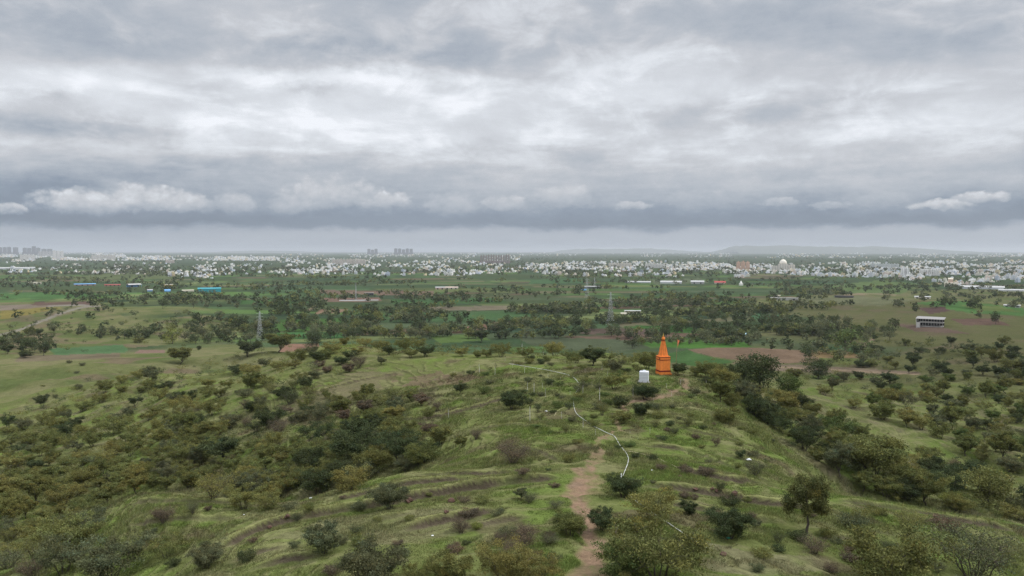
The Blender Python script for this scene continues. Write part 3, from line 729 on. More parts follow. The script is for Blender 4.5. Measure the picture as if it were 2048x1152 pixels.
# base pixel, width in pixels, family, tint, own label (else one is worked out at the end)
HAND = """1612,1068,82,O,DO|small dark lone tree with a bare leaning trunk on the right grass slope
780,1017,66,R,GG|round grey green bush beside the long earth bank left of the path
649,1105,80,R,GG|wide grey bush with dark underside on the lower left grass slope
1042,1000,26,S,GG|thin leaning sapling tree with a small crown left of the bare path
1060,1006,32,T,GG|grey twiggy bush at the foot of the thin leaning sapling tree
745,1172,112,R,GG|big grey green bush at the bottom edge, left of the path
835,1163,52,A,YO|narrow yellowish bush between two bigger ones at the bottom edge
898,1168,88,R,OL|olive bush with dark stems at the bottom edge left of the path
1010,1172,110,A,YO|spreading yellow green bush at the bottom edge beside the path
1070,1165,90,A,YO|pale yellow green bush at the bottom edge, nearest left of the path
922,1066,42,T,BR|brown leafless bush on the bank in the middle of the lower slope
954,1058,20,L,LM|bright lime sapling beside the brown leafless bush
1050,1092,60,T,BR|sprawling brown twigs near the path on the lower slope
1025,927,66,T,BR|brown leafless bush alone on the green slope left of the dirt path
1139,1073,64,R,OL|olive bush touching the left edge of the lower dirt path
1205,1060,58,R,DK|dark open bush touching the right edge of the lower dirt path
1246,995,60,R,DK|round dark bush with the white hose lying across it
1321,942,25,T,BR|small round brown bush beside the yellow branch hose
1376,1028,36,R,DK|dark upright bush behind the big yellowish one right of path
1310,1048,100,A,YO|broad yellow olive shrub behind the biggest bush right of the path
1318,1158,170,A,OL|biggest spreading olive bush in the foreground right of the path
1255,1164,100,R,GN|fresh green bush at the bottom edge right of the path
1457,1078,80,R,DK|dark bush pair on the slope between biggest bush and lone tree
1512,1057,22,S,GG|thin grey shoot just right of the dark bush pair
1510,951,44,T,GG|low grey bush on the upper right grass slope
1820,1061,60,T,YO|sparse yellow tipped shrub behind the wide bush at bottom right
1785,1170,200,A,OL|widest olive thorn bush at the bottom right of the slope
1945,1156,160,T,GG|sparse grey green thorn bush in the bottom right corner
1630,1107,52,T,BR|heap of dry brown brushwood below the lone tree
1598,1083,36,L,DK|dark weed clump at the foot of the lone tree
1708,1055,46,L,GG|flat grey weed patch between lone tree and yellow tipped shrub
1890,1062,50,L,BR|flat brown weed patch at the right end of the slope
1745,957,120,R,OL|large olive tree filling the gully right of the grass ridge
1856,922,46,A,OL|
1907,937,32,T,BR|brown bare bush on the stony gully side at right
1940,962,62,R,DK|
2020,945,46,R,GG|
1975,1010,112,D,OL|dark broad tree on the gully bottom at the right edge
1900,1007,36,L,LM|lime green clump in the gully at right
444,927,66,S,DK|big dark tree standing alone above the scrub in the left valley
360,729,46,S,OL|open olive tree on the crest of the left scrub slope
633,694,42,D,DK|tall dark tree on the skyline end of the scrub slope
496,714,42,S,DK|dark tree in front of the red field at the crest
558,705,50,S,OL|olive tree just right of the red field at the crest
398,700,12,D,DK|slim dark tree on the pale field left of the hill
788,845,38,S,YO|tall yellowish tree on the bare flank left of the ridge
494,852,26,T,BR|
540,856,52,R,DK|
606,843,34,R,GG|
490,817,26,T,BR|bare grey leafless tree on the left flank
369,859,46,R,OL|
224,870,56,A,OL|
272,891,36,R,OL|
308,918,42,A,OL|
356,931,62,A,OL|
327,1045,48,T,BR|brown twiggy bush on top of the left grass mound
334,1114,72,A,OL|small umbrella thorn tree on the front of left grass mound
413,1136,62,R,GG|grey green bush right of the small umbrella thorn tree
140,1107,112,A,OL|broad olive shrub in the gully at lower left
222,1164,140,A,GG|wide grey green shrub at the bottom left edge
66,1158,62,T,BR|brown bare shrub in the bottom left corner
488,1018,68,A,YO|yellowish shrub tucked behind the left grass mound
538,1018,56,A,OL|
426,996,72,T,YO|
637,986,62,R,DK|dark round bush between left grass mound and long bank
700,982,80,A,YO|bright yellow olive shrub behind the long bank
712,925,92,R,DK|large dark shrub in the shady gully left of ridge
800,920,80,A,DK|
842,930,60,R,OL|
1024,819,48,R,DK|round dark bush on the flat grass left of the white hose
920,787,24,S,DK|
880,889,50,R,OL|
921,896,28,S,OL|
952,879,28,T,BR|brown round bush on the green slope above the gully
1239,816,30,R,DK|dark round bush right of the white hose, upper of two
1246,848,36,R,OL|olive round bush right of the white hose, lower of two
1284,831,36,R,DK|dark bush beside the bare path below the water tank
1229,780,52,A,YO|yellowish umbrella shrub left of the white water tank
1290,800,42,R,DK|dark bush directly in front of the white water tank
1186,732,44,S,DK|dark tree with a white painted trunk foot on the ridge top
974,715,28,A,OL|
962,685,28,S,DK|
763,730,18,S,GG|
1359,751,30,S,DK|dark tree standing against the right side of the orange temple
1295,738,44,R,OL|olive bush directly behind the orange temple
1417,758,48,A,OL|umbrella thorn tree right of the orange temple
1520,778,96,D,DK|biggest dark dense tree right of the orange temple
1578,792,60,D,GN|fresh green dense tree at the foot of the biggest dark tree
1488,760,50,D,DK|dark tree on the left shoulder of the biggest dense tree
1636,757,58,D,DK|dark spreading tree on the brown track right of the temple
1675,876,72,A,GN|bright green flat topped thorn tree in the right thicket
1453,848,48,R,OL|olive bush at the edge of the right thicket
1690,708,58,C,GN|large round light green tree beside the dirt track
1325,680,14,C,DK|
1265,697,22,C,DK|slim dark tree on the field left of the temple spire
1284,692,18,C,OL|
841,666,34,C,DK|dark round tree beyond the crest in the middle of the view
1020,655,26,C,DK|
1110,677,34,C,DK|left one of two dark trees beyond the ridge top
1146,675,24,C,DK|right one of two dark trees beyond the ridge top
1152,637,22,C,DK|
345,688,34,C,LM|yellow flowering tree in the dark tree line below left slope
1780,770,30,S,DK|
1620,720,30,C,DK|"""
LOOK['DO'] = ((.098, .106, .040), "dark olive"); hr = random.Random(5)
TAKEN = []
WORST = []
def put_plant(u, v, w, fam, tint, label=None, parts=True, hfac=1.0):
    p = at(u, min(v, 1151)) if v <= 1151 else None
    if p is None:
        # base a little below the frame: carry on along the same line of sight to the ground
        p = at(u, v)
        if p is None: return None
    ms, ww = FAM[fam]; i = hr.randrange(len(ms))
    f = math.hypot(p[0], p[1]); size = w * f / FPX * math.cos(math.atan2(p[0], p[1])) ** 1.5
    col, look = LOOK[tint]; j = hr.uniform(.88, 1.14); j2 = hr.uniform(.95, 1.06)
    nm, cat, noun, grp = NAMES[fam]
    o = plant(nm, cat, ms[i], p[0], p[1], p[2], size / ww, hr.uniform(0, 6.28), (col[0] * j * j2, col[1] * j, col[2] * j), look, noun, grp, label, parts, hfac)
    TAKEN.append((u, v, w)); return o
for ln in HAND.split("\n"):
    a, lab = ln.split("|"); u, v, w, fam, tint = a.split(",")
    put_plant(float(u), float(v), float(w), fam, tint, lab or None, True, {'S': .82, 'D': .80}.get(fam, 1.0))

# ------------------------------------------------------------------ the scrub that covers the slopes
FILL = [  # outline on the photograph, how many, plant families, tints, width in metres
    ("0,835 150,790 300,747 420,718 560,694 660,690 640,720 560,760 480,800 420,840 300,880 0,960", 195, "AAAAAR", "OL OL OL YO GG OL OL YO DK", (2.0, 4.2)),
    ("0,950 300,870 430,860 500,930 560,950 620,960 560,1000 440,988 300,980 190,1020 120,1060 0,1050", 112, "AAAARS", "OL OL YO GG OL YO", (1.8, 3.6)),
    ("500,900 620,880 700,850 780,860 860,885 880,925 820,945 730,965 640,985 560,985", 70, "AAARR", "OL YO DK OL OL GG", (2.0, 3.8)),
    ("560,770 640,722 720,735 640,840 540,880 430,870 480,810", 42, "AARTT", "OL GG OL BR DK", (1.8, 3.4)),
    ("640,800 760,790 880,810 860,870 700,860", 26, "AARTS", "OL GG BR OL", (1.5, 2.8)),
    ("600,692 720,688 1000,694 1180,706 1310,716 1310,736 1200,730 1000,716 760,718 650,722", 150, "AAAAR", "OL YO OL YO DK OL", (1.8, 4.2)),
    ("1000,706 1310,716 1300,750 1180,740 1060,728", 24, "ARLL", "OL DK OL GG", (1.2, 3.0)),
    ("1440,745 1510,765 1580,800 1640,835 1720,870 1800,905 1890,965 2060,1015 2300,1075 2300,1120 2060,1048 1960,1032 1850,1012 1730,988 1660,955 1600,895 1550,860 1500,835 1440,805", 255, "AAARRS", "OL DK OL GG DK YO OL", (2.4, 5.0)),
    ("1560,745 2060,765 2300,775 2300,1000 2060,960 1950,925 1800,855 1640,790", 200, "AAARRS", "OL OL GG DK GN YO", (2.2, 4.6)),
    ("1380,735 1480,745 1500,790 1400,770", 16, "AARL", "OL DK OL", (1.6, 3.6)),
    ("1660,682 2060,690 2300,695 2300,775 2060,768 1800,748 1660,735", 160, "ARRS", "OL DK GG DK", (2.4, 6.0)),
    ("0,1052 120,1060 190,1040 160,1152 0,1152", 16, "AAT", "OL GG YO", (2.2, 3.8)),
    ("0,630 200,602 420,640 520,668 520,690 300,692 0,725", 120, "ARRS", "OL DK GG DK", (2.6, 7.0)),
    ("0,730 300,705 300,745 0,830", 14, "LAR", "OL GG", (1.2, 2.6)),
    ("1010,720 1280,722 1440,765 1480,805 1300,900 1150,900 1060,860 980,800 880,745", 90, "LLLLT", "OL DK OL GG GN", (.5, 1.5)),
    ("1220,860 1500,800 1620,950 1850,1040 2040,1080 2040,1150 1400,1150 1250,1000", 60, "LLLT", "OL GG DK BR", (.4, 1.2)),
    ("240,1010 560,1010 960,960 1150,900 1160,1150 420,1150 260,1120", 50, "LLLT", "OL GG BR DK", (.35, 1.1)),
    ("1040,1080 1120,1080 1120,1140 1000,1130", 5, "T", "BR GG", (1.0, 2.0))]
KEEPOUT = [(1326, 748, 44, 40), (1288, 762, 26, 16)]
cand = []
fr = random.Random(11)
for poly, n, fams, tints, (w0, w1) in FILL:
    pp = polypts(poly); us = [p[0] for p in pp]; vv_ = [p[1] for p in pp]; tn = tints.split(); k = 0; tries = 0; own = []
    while k < n and tries < n * 60:
        tries += 1
        u, v = fr.uniform(min(us), max(us)), fr.uniform(min(vv_), max(vv_))
        if not in_poly(np.array([u]), np.array([v]), poly)[0]: continue
        if any(abs(u - a) < w and -h < v - b < h for a, b, w, h in KEEPOUT): continue
        p = at(u, v)
        if p is None: continue
        d = math.hypot(p[0], p[1]); wm = fr.uniform(w0, w1) * fr.uniform(.8, 1.0); w = wm * FPX / d / math.cos(math.atan2(p[0], p[1])) ** 1.5
        if any(((u - a) / (.36 * (w + c))) ** 2 + ((v - b) / (.17 * (w + c))) ** 2 < 1 for a, b, c in TAKEN[:len(TAKEN)] if abs(u - a) < 150 and abs(v - b) < 60): continue
        if p[1] < 190:                                   # keep the bare path clear
            dd, _, _ = seg_dist(np.array([p[0]]), np.array([p[1]]), PATH_W)
            if abs(dd[0]) < 1.1 + wm * .4: continue
        cand.append((w, u, v, fr.choice(fams), fr.choice(tn))); TAKEN.append((u, v, w)); k += 1
cand.sort(key=lambda c: -c[0])
CAP = {'A': 250, 'R': 150, 'T': 60, 'S': 70, 'L': 150}
used = {}
rest = []
for w, u, v, fam, tint in cand:
    if used.get(fam, 0) < CAP[fam] and w > 6 and -25 < u < 2070:
        used[fam] = used.get(fam, 0) + 1
        n = len(TAKEN); put_plant(u, v, w, fam, tint, None, w > 14, fr.uniform(.72, 1.3)); del TAKEN[n:]
    else: rest.append((u, v, w, fam, tint))

# ------------------------------------------------------------------ the rest of the scrub and the far woodland: nobody could count them
def read_quads(me):
    n = len(me.vertices); co = np.empty(n * 3, np.float32); me.vertices.foreach_get("co", co)
    k = np.empty(n * 4, np.float32); me.color_attributes["Col"].data.foreach_get("color", k)
    return co.reshape(-1, 4, 3), k.reshape(-1, 4, 4)[:, :, :3]
QC = {f: [read_quads(m[1]) for m in FAM[f][0]] for f in "ARTSL"}
g2 = np.random.default_rng(17)
def merged(name, items, keep, grow):
    C, K = [], []
    for u, v, w, fam, tint in items:
        p = at(u, v)
        if p is None: continue
        q, k = QC[fam][g2.integers(len(QC[fam]))]; sel = g2.permutation(len(q))[:keep]
        q = q[sel]; c = q.mean(1, keepdims=True); q = c + (q - c) * grow
        s = w * math.hypot(p[0], p[1]) / FPX / FAM[fam][1] * math.cos(math.atan2(p[0], p[1])) ** 1.5; a = g2.uniform(0, 6.28)
        M = np.array([[math.cos(a), -math.sin(a), 0], [math.sin(a), math.cos(a), 0], [0, 0, 1]]) * s
        C.append((q.reshape(-1, 3) @ M.T + np.array(p)).astype(np.float32)); K.append(k[sel].reshape(-1, 3) * np.array(LOOK[tint][0], np.float32) * g2.uniform(.85, 1.15))
    co = np.vstack(C); me = mesh_np(name, co, np.arange(len(co)).reshape(-1, 4), np.vstack(K))
    return link(name, me, LEAF, kind="stuff", label="loose olive scrub scattered over the far slopes and between the shrubs", category="scrub")
if rest: merged("scattered_scrub", rest, 420, 2.1)

# trees of the plain: belts, field edges and clumps
BELTS = [  # outline on the photograph, number, height range in metres, tint list
    ("150,664 330,652 560,662 560,684 420,690 150,680", 70, (5, 9), "DK DK GG"), ("420,645 560,650 520,680 430,676", 16, (6, 9), "DK GG"), ("690,632 760,634 770,672 690,676", 34, (6, 10), "DK GG OL"),
    ("540,612 650,606 660,628 550,634", 26, (7, 11), "DK"), ("780,600 900,586 980,600 860,606", 40, (7, 11), "DK GG"), ("770,625 860,612 850,632 760,640", 16, (5, 8), "DK GG"),
    ("1225,598 1420,585 1560,600 1560,640 1400,640 1270,622", 95, (6, 10), "DK GG OL DK"), ("1330,640 1560,636 1660,672 1440,664 1330,650", 40, (6, 9), "DK"), ("1560,636 1700,648 1790,672 1770,690 1640,684 1560,664", 60, (6, 9), "DK DK GG"),
    ("1380,668 1600,674 1680,712 1560,704 1400,690", 34, (4, 8), "DK GG"), ("1220,672 1490,672 1490,692 1240,690", 60, (3.5, 6), "GG OL GG"), ("230,590 460,586 500,620 250,612", 60, (6, 10), "DK GG"),
    ("0,560 150,556 130,580 0,576", 40, (7, 11), "DK GG"), ("100,592 220,598 260,620 160,616", 26, (5, 9), "DK"), ("250,540 420,545 420,575 180,566", 44, (7, 11), "DK"),
    ("1480,690 1700,700 1760,740 1640,732", 14, (3, 6), "DK GG OL"), ("1580,700 1700,690 1760,720 1740,738 1640,722", 18, (4, 7), "GN GG DK"), ("870,652 990,650 1010,668 850,672", 22, (4, 8), "DK OL"),
    ("560,640 700,650 690,672 540,664", 26, (6, 9), "DK GG"), ("1120,640 1260,636 1260,652 1100,654", 16, (5, 8), "DK"), ("0,672 120,672 110,720 0,712", 22, (5, 9), "DK GG"), ("1400,640 1560,640 1560,672 1420,664", 20, (5, 8), "DK"),
    ("1750,600 2060,606 2060,620 1780,616", 24, (5, 9), "DK GG"), ("1560,566 1700,572 1680,592 1540,590", 60, (6, 10), "DK GG"), ("1760,560 2060,580 2060,606 1760,592", 70, (6, 10), "DK GG")]
pl = []
for poly, n, (h0, h1), tints in BELTS:
    pp = polypts(poly); us = [p[0] for p in pp]; vv_ = [p[1] for p in pp]; k = 0
    while k < n:
        u, v = fr.uniform(min(us), max(us)), fr.uniform(min(vv_), max(vv_))
        if in_poly(np.array([u]), np.array([v]), poly)[0]:
            pl.append((u, v, .82 * fr.uniform(h0, h1), fr.choice(tints.split()))); k += 1
for i in range(330):                                    # hedgerow trees along the field edges
    v = 534 + 146 * fr.random() ** 1.5; u0 = fr.uniform(-20, 2060); L = fr.uniform(20, 170); st = fr.uniform(4, 11)
    if 600 < v and (u0 < 300 or u0 > 1600): continue
    x = u0
    while x < u0 + L:
        if fr.random() < .75: pl.append((x, v + fr.gauss(0, .6), fr.uniform(3.5, 9), fr.choice(["DK", "DK", "GG", "OL"])))
        x += st * fr.uniform(.6, 1.6)
for i in range(230):
    pl.append((fr.uniform(-20, 2060), 530 + 150 * fr.random() ** 1.7, fr.uniform(4, 10), fr.choice(["DK", "DK", "GG"])))
for i in range(4200):                                    # green of the town and beyond
    v = 507 + 44 * fr.random() ** 1.1; u = fr.uniform(-20, 2060)
    if fbm(np.array([u / 60.0]), np.array([v / 5.0]), 3, 640)[0] < fr.uniform(-.3, .3): continue
    pl.append((u, v, fr.uniform(6, 12), fr.choice(["DK", "GG", "DK"])))
SMALLC = []
for i in range(6):
    g = np.random.default_rng(700 + i); SMALLC.append(crown_cluster(g, 9, 9, 18, 5, 1.25, .12, 5))
near_t, far_t = [], []
for u, v, h, t in pl:
    p = at(u, v)
    if p is None: continue
    d = math.hypot(p[0], p[1])
    if d < 330 or d > 30000 or not shown(p[0], p[1], p[2] + h * .8): continue
    (near_t if d < 1500 else far_t).append((h / d * FPX, u, v, h, t, p))
near_t.sort(key=lambda q: -q[0])
nc = 0
for i, (hp, u, v, h, t, p) in enumerate(near_t):
    if nc < 280:
        nc += 1; ms = CANOPY[hr.randrange(8)]; col, look = LOOK[t]; j = hr.uniform(.95, 1.35)
        plant("plain_tree", "tree", ms, *p, h / 9.0 * hr.uniform(.95, 1.1), hr.uniform(0, 6.28), tuple(c * j for c in col), look, "broad tree", "trees on the plain", None, hp > 15)
    else: far_t.append((hp, u, v, h, t, p))
C, K = [], []
for hp, u, v, h, t, p in far_t:
    q, f, k = SMALLC[g2.integers(6)]; a = g2.uniform(0, 6.28); s = h / 9.0
    if hp < 7:                                            # a couple of pixels: fewer, larger sprays
        n = len(k) // 4; sel = g2.permutation(n)[:26 if hp > 4 else 14]; q = q.reshape(-1, 4, 3)[sel]; c = q.mean(1, keepdims=True); q = (c + (q - c) * (1.7 if hp > 4 else 2.2)).reshape(-1, 3); k = k.reshape(-1, 4, 3)[sel].reshape(-1, 3)
    M = np.array([[math.cos(a), -math.sin(a), 0], [math.sin(a), math.cos(a), 0], [0, 0, 1]]) * s * np.array([[1.15], [1.15], [1]])
    C.append((q @ M.T + np.array(p)).astype(np.float32)); K.append(k * np.array(LOOK[t][0], np.float32) * g2.uniform(.9, 1.3))
co = np.vstack(C)
link("distant_woodland", mesh_np("distant_woodland", co, np.arange(len(co)).reshape(-1, 4), np.vstack(K)), LEAF, kind="stuff", label="dark far trees of the plain and the town reading as one mass", category="woodland")

# ------------------------------------------------------------------ grass on the near slopes
def build_grass():
    g = np.random.default_rng(23); n = 420000
    r = 24 * (125 / 24.0) ** g.random(n); th = R(37) * (g.random(n) * 2 - 1)
    keep = g.random(n) < np.clip((r / 60) ** 0.4, .5, 1); r, th = r[keep], th[keep]
    x, y = r * np.sin(th), r * np.cos(th)
    cl = fbm(x / 2.4, y / 2.4, 3, 610); x, y = x[cl > -.22], y[cl > -.22]
    j = np.interp(np.arctan2(x, y), TH, np.arange(len(TH))).astype(int); k = np.searchsorted(RAD, np.hypot(x, y)).clip(0, len(RAD) - 1)
    ok = (path_m[j, k] < .10) & (bund_face[j, k] < .10) & (SLOPEMAX[j, np.maximum(k - 2, 0)] <= (HZ[j, k] + .4 - CAMZ) / RAD[k]); x, y, j, k = x[ok], y[ok], j[ok], k[ok]
    # bilinear height
    jf = np.interp(np.arctan2(x, y), TH, np.arange(len(TH))); kf = np.interp(np.hypot(x, y), RAD, np.arange(len(RAD)))
    j0, k0 = jf.astype(int), kf.astype(int); a, b = jf - j0, kf - k0
    z = (HZ[j0, k0] * (1 - a) + HZ[j0 + 1, k0] * a) * (1 - b) + (HZ[j0, k0 + 1] * (1 - a) + HZ[j0 + 1, k0 + 1] * a) * b
    n = len(x); B = 5; base = np.repeat(np.stack([x, y, z - .02], 1), B, 0); d = np.hypot(x, y); sz = np.repeat(np.clip(d / 60, .7, 1.5), B)
    base[:, :2] += g.normal(0, .07, (n * B, 2)) * sz[:, None]
    hgt = g.uniform(.06, .22, n * B) * sz * np.repeat(np.clip(1 + fbm(x / 4, y / 4, 3, 620) * 1.4, .4, 1.8), B)
    az = g.uniform(0, 6.28, n * B); w = .016 * sz * g.uniform(.6, 1.4, n * B)
    s = np.stack([np.cos(az) * w, np.sin(az) * w, np.zeros(n * B)], 1); lean = g.normal(0, .45, (n * B, 2)) * hgt[:, None] + np.array([.2, .1]) * hgt[:, None]
    tip = base + np.c_[lean, hgt]
    co = np.stack([base - s, base + s, tip], 1).reshape(-1, 3)
    col = np.repeat(GC[j, k] * np.clip(g.normal(1.1, .2, (n, 1)), .6, 1.7) * (1 + np.c_[g.normal(0, .07, n), np.zeros(n), np.zeros(n)]), B * 3, 0)
    link("grass", mesh_np("grass", co, np.arange(n * B * 3).reshape(-1, 3), np.clip(col, .01, .5)), LEAF, kind="stuff", label="short green and straw coloured grass on the near slopes", category="grass")
    return n
NG = build_grass()
print("fill", len(cand), used, "rest", len(rest), "near trees", len(near_t), "far", len(far_t), "tufts", NG)

# ------------------------------------------------------------------ things people built
def boxes(name, L, mat=None):
    """one mesh of boxes: (x0, x1, y0, y1, z0, z1)"""
    co, f = [], []
    for i, (a, b, c, d, e, g) in enumerate(L):
        co += [(a, c, e), (b, c, e), (b, d, e), (a, d, e), (a, c, g), (b, c, g), (b, d, g), (a, d, g)]
        f += [[i * 8 + k for k in q] for q in ((3, 2, 1, 0), (4, 5, 6, 7), (0, 1, 5, 4), (1, 2, 6, 5), (2, 3, 7, 6), (3, 0, 4, 7))]
    me = bpy.data.meshes.new(name); me.from_pydata(co, [], f); me.update()
    if mat: me.materials.append(mat)
    return me
def bevel_mesh(me, w, seg=2):
    bm = bmesh.new(); bm.from_mesh(me); bmesh.ops.bevel(bm, geom=bm.edges[:], offset=w, segments=seg, affect='EDGES', clamp_overlap=True); bm.to_mesh(me); bm.free(); return me
def rings(name, prof, n, mat, shape=None, smooth=False, cap=True):
    """solid of stacked rings: prof = [(half-width, z)], shape(angle) -> radius factor"""
    co, f = [], []
    for r, z in prof:
        for i in range(n):
            a = (i + .5) / n * 2 * math.pi; k = shape(a) if shape else 1.0
            co.append((r * k * math.cos(a), r * k * math.sin(a), z))
    for j in range(len(prof) - 1):
        for i in range(n): f.append((j * n + i, j * n + (i + 1) % n, (j + 1) * n + (i + 1) % n, (j + 1) * n + i))
    if cap: f.append(tuple(reversed(range(n)))); f.append(tuple((len(prof) - 1) * n + i for i in range(n)))
    me = bpy.data.meshes.new(name); me.from_pydata(co, [], f); me.update(); me.materials.append(mat)
    if smooth: me.polygons.foreach_set("use_smooth", [True] * len(me.polygons))
    return me
def tubes(name, L, mat, sides=6):
    a = Acc()
    for path, rad in L: a.add(*tube_np(path, [rad] * len(path) if isinstance(rad, (int, float)) else rad, sides))
    me = a.mesh(name); me.materials.append(mat); return me
def empty(name, loc, rz=0, sc_=1.0, **props):
    o = bpy.data.objects.new(name, None); COL.objects.link(o); o.location = loc; o.rotation_euler = (0, 0, rz); o.scale = (sc_,) * 3
    for k, v in props.items():
        if v is not None: o[k] = v
    return o

def paint(name, col, rough=.7, streak=.18):
    """weathered paint: faint vertical rain streaks and blotches"""
    m = bpy.data.materials.new(name); m.use_nodes = True; nt = m.node_tree; b = nt.nodes['Principled BSDF']
    b.inputs['Roughness'].default_value = rough; b.inputs['Specular IOR Level'].default_value = .3
    tc = nt.nodes.new('ShaderNodeTexCoord'); mp = nt.nodes.new('ShaderNodeMapping'); mp.inputs['Scale'].default_value = (9, 9, .7)
    nt.links.new(tc.outputs['Object'], mp.inputs[0])
    f = (noise(nt, mp.outputs[0], 1.0, 4, .6) - .5) * (2 * streak) + (noise(nt, tc.outputs['Object'], 2.2, 5, .6) - .5) * (2 * streak) + 1.0
    n = nt.nodes.new('ShaderNodeVectorMath'); n.operation = 'SCALE'; n.inputs[0].default_value = col
    nt.links.new(f.v, n.inputs['Scale']); nt.links.new(n.outputs[0], b.inputs['Base Color']); return m
ORANGE = paint("orange_paint", (.80, .235, .045), .7, .32); RED = paint("dark_red_paint", (.17, .018, .010)); BRASS = plain_material("brass", (.62, .42, .10), .4, .1, metal=.6)
WHITEP = paint("white_plastic", (.62, .64, .67), .5, .06); CONC = paint("raw_concrete", (.30, .29, .27), .9, .2); SHEETW = paint("pale_sheet_roof", (.42, .42, .41), .6, .14)
HOSE = plain_material("hose_plastic", (.58, .59, .55), .6, .3, 1.5); HOSEY = plain_material("yellow_hose_plastic", (.52, .46, .27), .6, .12); STEEL = plain_material("galvanised_steel", (.34, .36, .37), .5, .1)
TEAL = paint("teal_sheet", (.03, .30, .36), .5, .08); BLUE = paint("blue_sheet", (.16, .38, .66), .5, .1); REDROOF = paint("red_sheet", (.36, .06, .05), .6, .12)
CREAM = paint("cream_wall", (.60, .55, .44), .8, .1); YELLOW = paint("yellow_wall", (.62, .42, .13), .8, .1); DARKIN = plain_material("shaded_interior", (.035, .035, .038), .9, .1)
STONE = plain_material("brown_stone", (.10, .058, .042), .95, .35, 9); LITTER = plain_material("litter_plastic", (.75, .76, .76), .6, .05); GREENP = plain_material("green_plastic", (.03, .42, .25), .6, .05)

# --- orange shrine
def build_shrine():
    x, y, z = at(1326, 748)
    z -= .05
    r = empty("temple_shrine", (x, y, z), R(13), label="tall orange shrine with a pyramid spire standing on the grass ridge", category="shrine")
    P = lambda n, me: link(n, me, None, r)
    P("plinth", bevel_mesh(boxes("plinth", [(-.86, .86, -.86, .86, -.3, .50)], ORANGE), .015, 1))
    pl_ = P("plinth_band", bevel_mesh(boxes("plinth_band", [(-.885, .885, -.885, .885, .503, .70)], RED), .02, 1))
    P("base_line", boxes("base_line", [(-.90, .90, -.90, .90, -.3, .07)], RED))
    P("body", bevel_mesh(boxes("body", [(-.81, .81, -.81, .81, .703, 2.27)], ORANGE), .012, 1))
    P("lower_band", bevel_mesh(boxes("lower_band", [(-.845, .845, -.845, .845, 2.273, 2.38)], RED), .015, 1))
    P("frieze", boxes("frieze", [(-.82, .82, -.82, .82, 2.383, 2.66)], ORANGE))
    P("upper_band", bevel_mesh(boxes("upper_band", [(-.85, .85, -.85, .85, 2.663, 2.75)], RED), .015, 1))
    P("cornice", bevel_mesh(boxes("cornice", [(-.83, .83, -.83, .83, 2.753, 2.83), (-.70, .70, -.70, .70, 2.833, 2.92)], ORANGE), .012, 1))
    # spire: square plan with stepped offsets, so that vertical grooves run up it
    steps = [(1.0, .30), (.90, .62), (.78, .86)]
    def plan(s):
        pts = []
        q = [(1.0, -.30), (1.0, .30), (.955, .30), (.955, .64), (.91, .64), (.91, .91)]
        for k in range(4):
            c, d = math.cos(k * math.pi / 2), math.sin(k * math.pi / 2)
            for a, b in ([(.955, -.64), (.955, -.30)] + q + [(.64, .91), (.64, .955)])[:]:
                pts.append((s * (c * a - d * b), s * (d * a + c * b)))
        return pts
    prof = [(.63, 2.92), (.60, 3.05), (.545, 3.35), (.465, 3.8), (.385, 4.25), (.30, 4.75), (.25, 5.05), (.235, 5.14)]
    co, f = [], []; n = len(plan(1))
    for s, zz in prof: co += [(a, b, zz) for a, b in plan(s)]
    for j in range(len(prof) - 1):
        for i in range(n): f.append((j * n + i, j * n + (i + 1) % n, (j + 1) * n + (i + 1) % n, (j + 1) * n + i))
    f.append(tuple((len(prof) - 1) * n + i for i in range(n)))
    me = bpy.data.meshes.new("spire"); me.from_pydata(co, [], f); me.update(); me.materials.append(ORANGE)
    sp = P("spire", me)
    link("spire_groove", tubes("spire_groove", [([(sx * .60 if a else sx * .20, sy * .66 if not a else sy * .66, 2.95), (sx * .24 if a else sx * .085, sy * .26, 5.1)], .012) for sx in (-1, 1) for sy in (-1,) for a in (0, 1)], RED, 4), None, sp)
    P("neck", rings("neck", [(.24, 5.14), (.28, 5.18), (.28, 5.24), (.2, 5.28)], 20, RED))
    P("pot", rings("pot", [(.17, 5.28), (.235, 5.36), (.27, 5.47), (.255, 5.58), (.19, 5.68), (.12, 5.73), (.15, 5.77), (.13, 5.82)], 24, ORANGE, smooth=True))
    P("finial", rings("finial", [(.07, 5.82), (.10, 5.88), (.11, 5.94), (.06, 6.02), (.075, 6.08), (.03, 6.14), (.02, 6.32), (.004, 6.42)], 12, BRASS, smooth=True))
    P("lion_head", rings("lion_head", [(.03, -.12), (.10, -.08), (.13, 0), (.11, .08), (.04, .13)], 10, RED, smooth=True)).location = (-.84, -.66, 2.52)
    P("step", bevel_mesh(boxes("step", [(.87, 1.30, -.45, .45, -.3, .13)], ORANGE), .015, 1))
build_shrine()

def build_flagpole():
    x, y, z = at(1351, 749)
    r = empty("flag_pole", (x, y, z), 0, label="thin bamboo flag pole with an orange pennant beside the shrine", category="flag pole")
    link("pole", tubes("pole", [([(0, 0, -.3), (.1, 0, 2.6), (.24, 0, 5.45)], [.04, .032, .022])], plain_material("bamboo", (.33, .24, .14), .7, .2), 6), None, r)
    n, m = 6, 8; co, f = [], []
    for i in range(n + 1):
        for j in range(m + 1):
            t, s = i / n, j / m
            co.append((.25 + t * .30 * (1 - s) + .02, .05 * math.sin(t * 5 + s * 4) * (.4 + t), 5.40 - s * 1.05 - t * .16))
    for i in range(n):
        for j in range(m): a = i * (m + 1) + j; f.append((a, a + 1, a + m + 2, a + m + 1))
    me = bpy.data.meshes.new("pennant"); me.from_pydata(co, [], f); me.update(); me.materials.append(plain_material("orange_cloth", (.85, .27, .12), .9, .1))
    link("pennant", me, None, r)
build_flagpole()

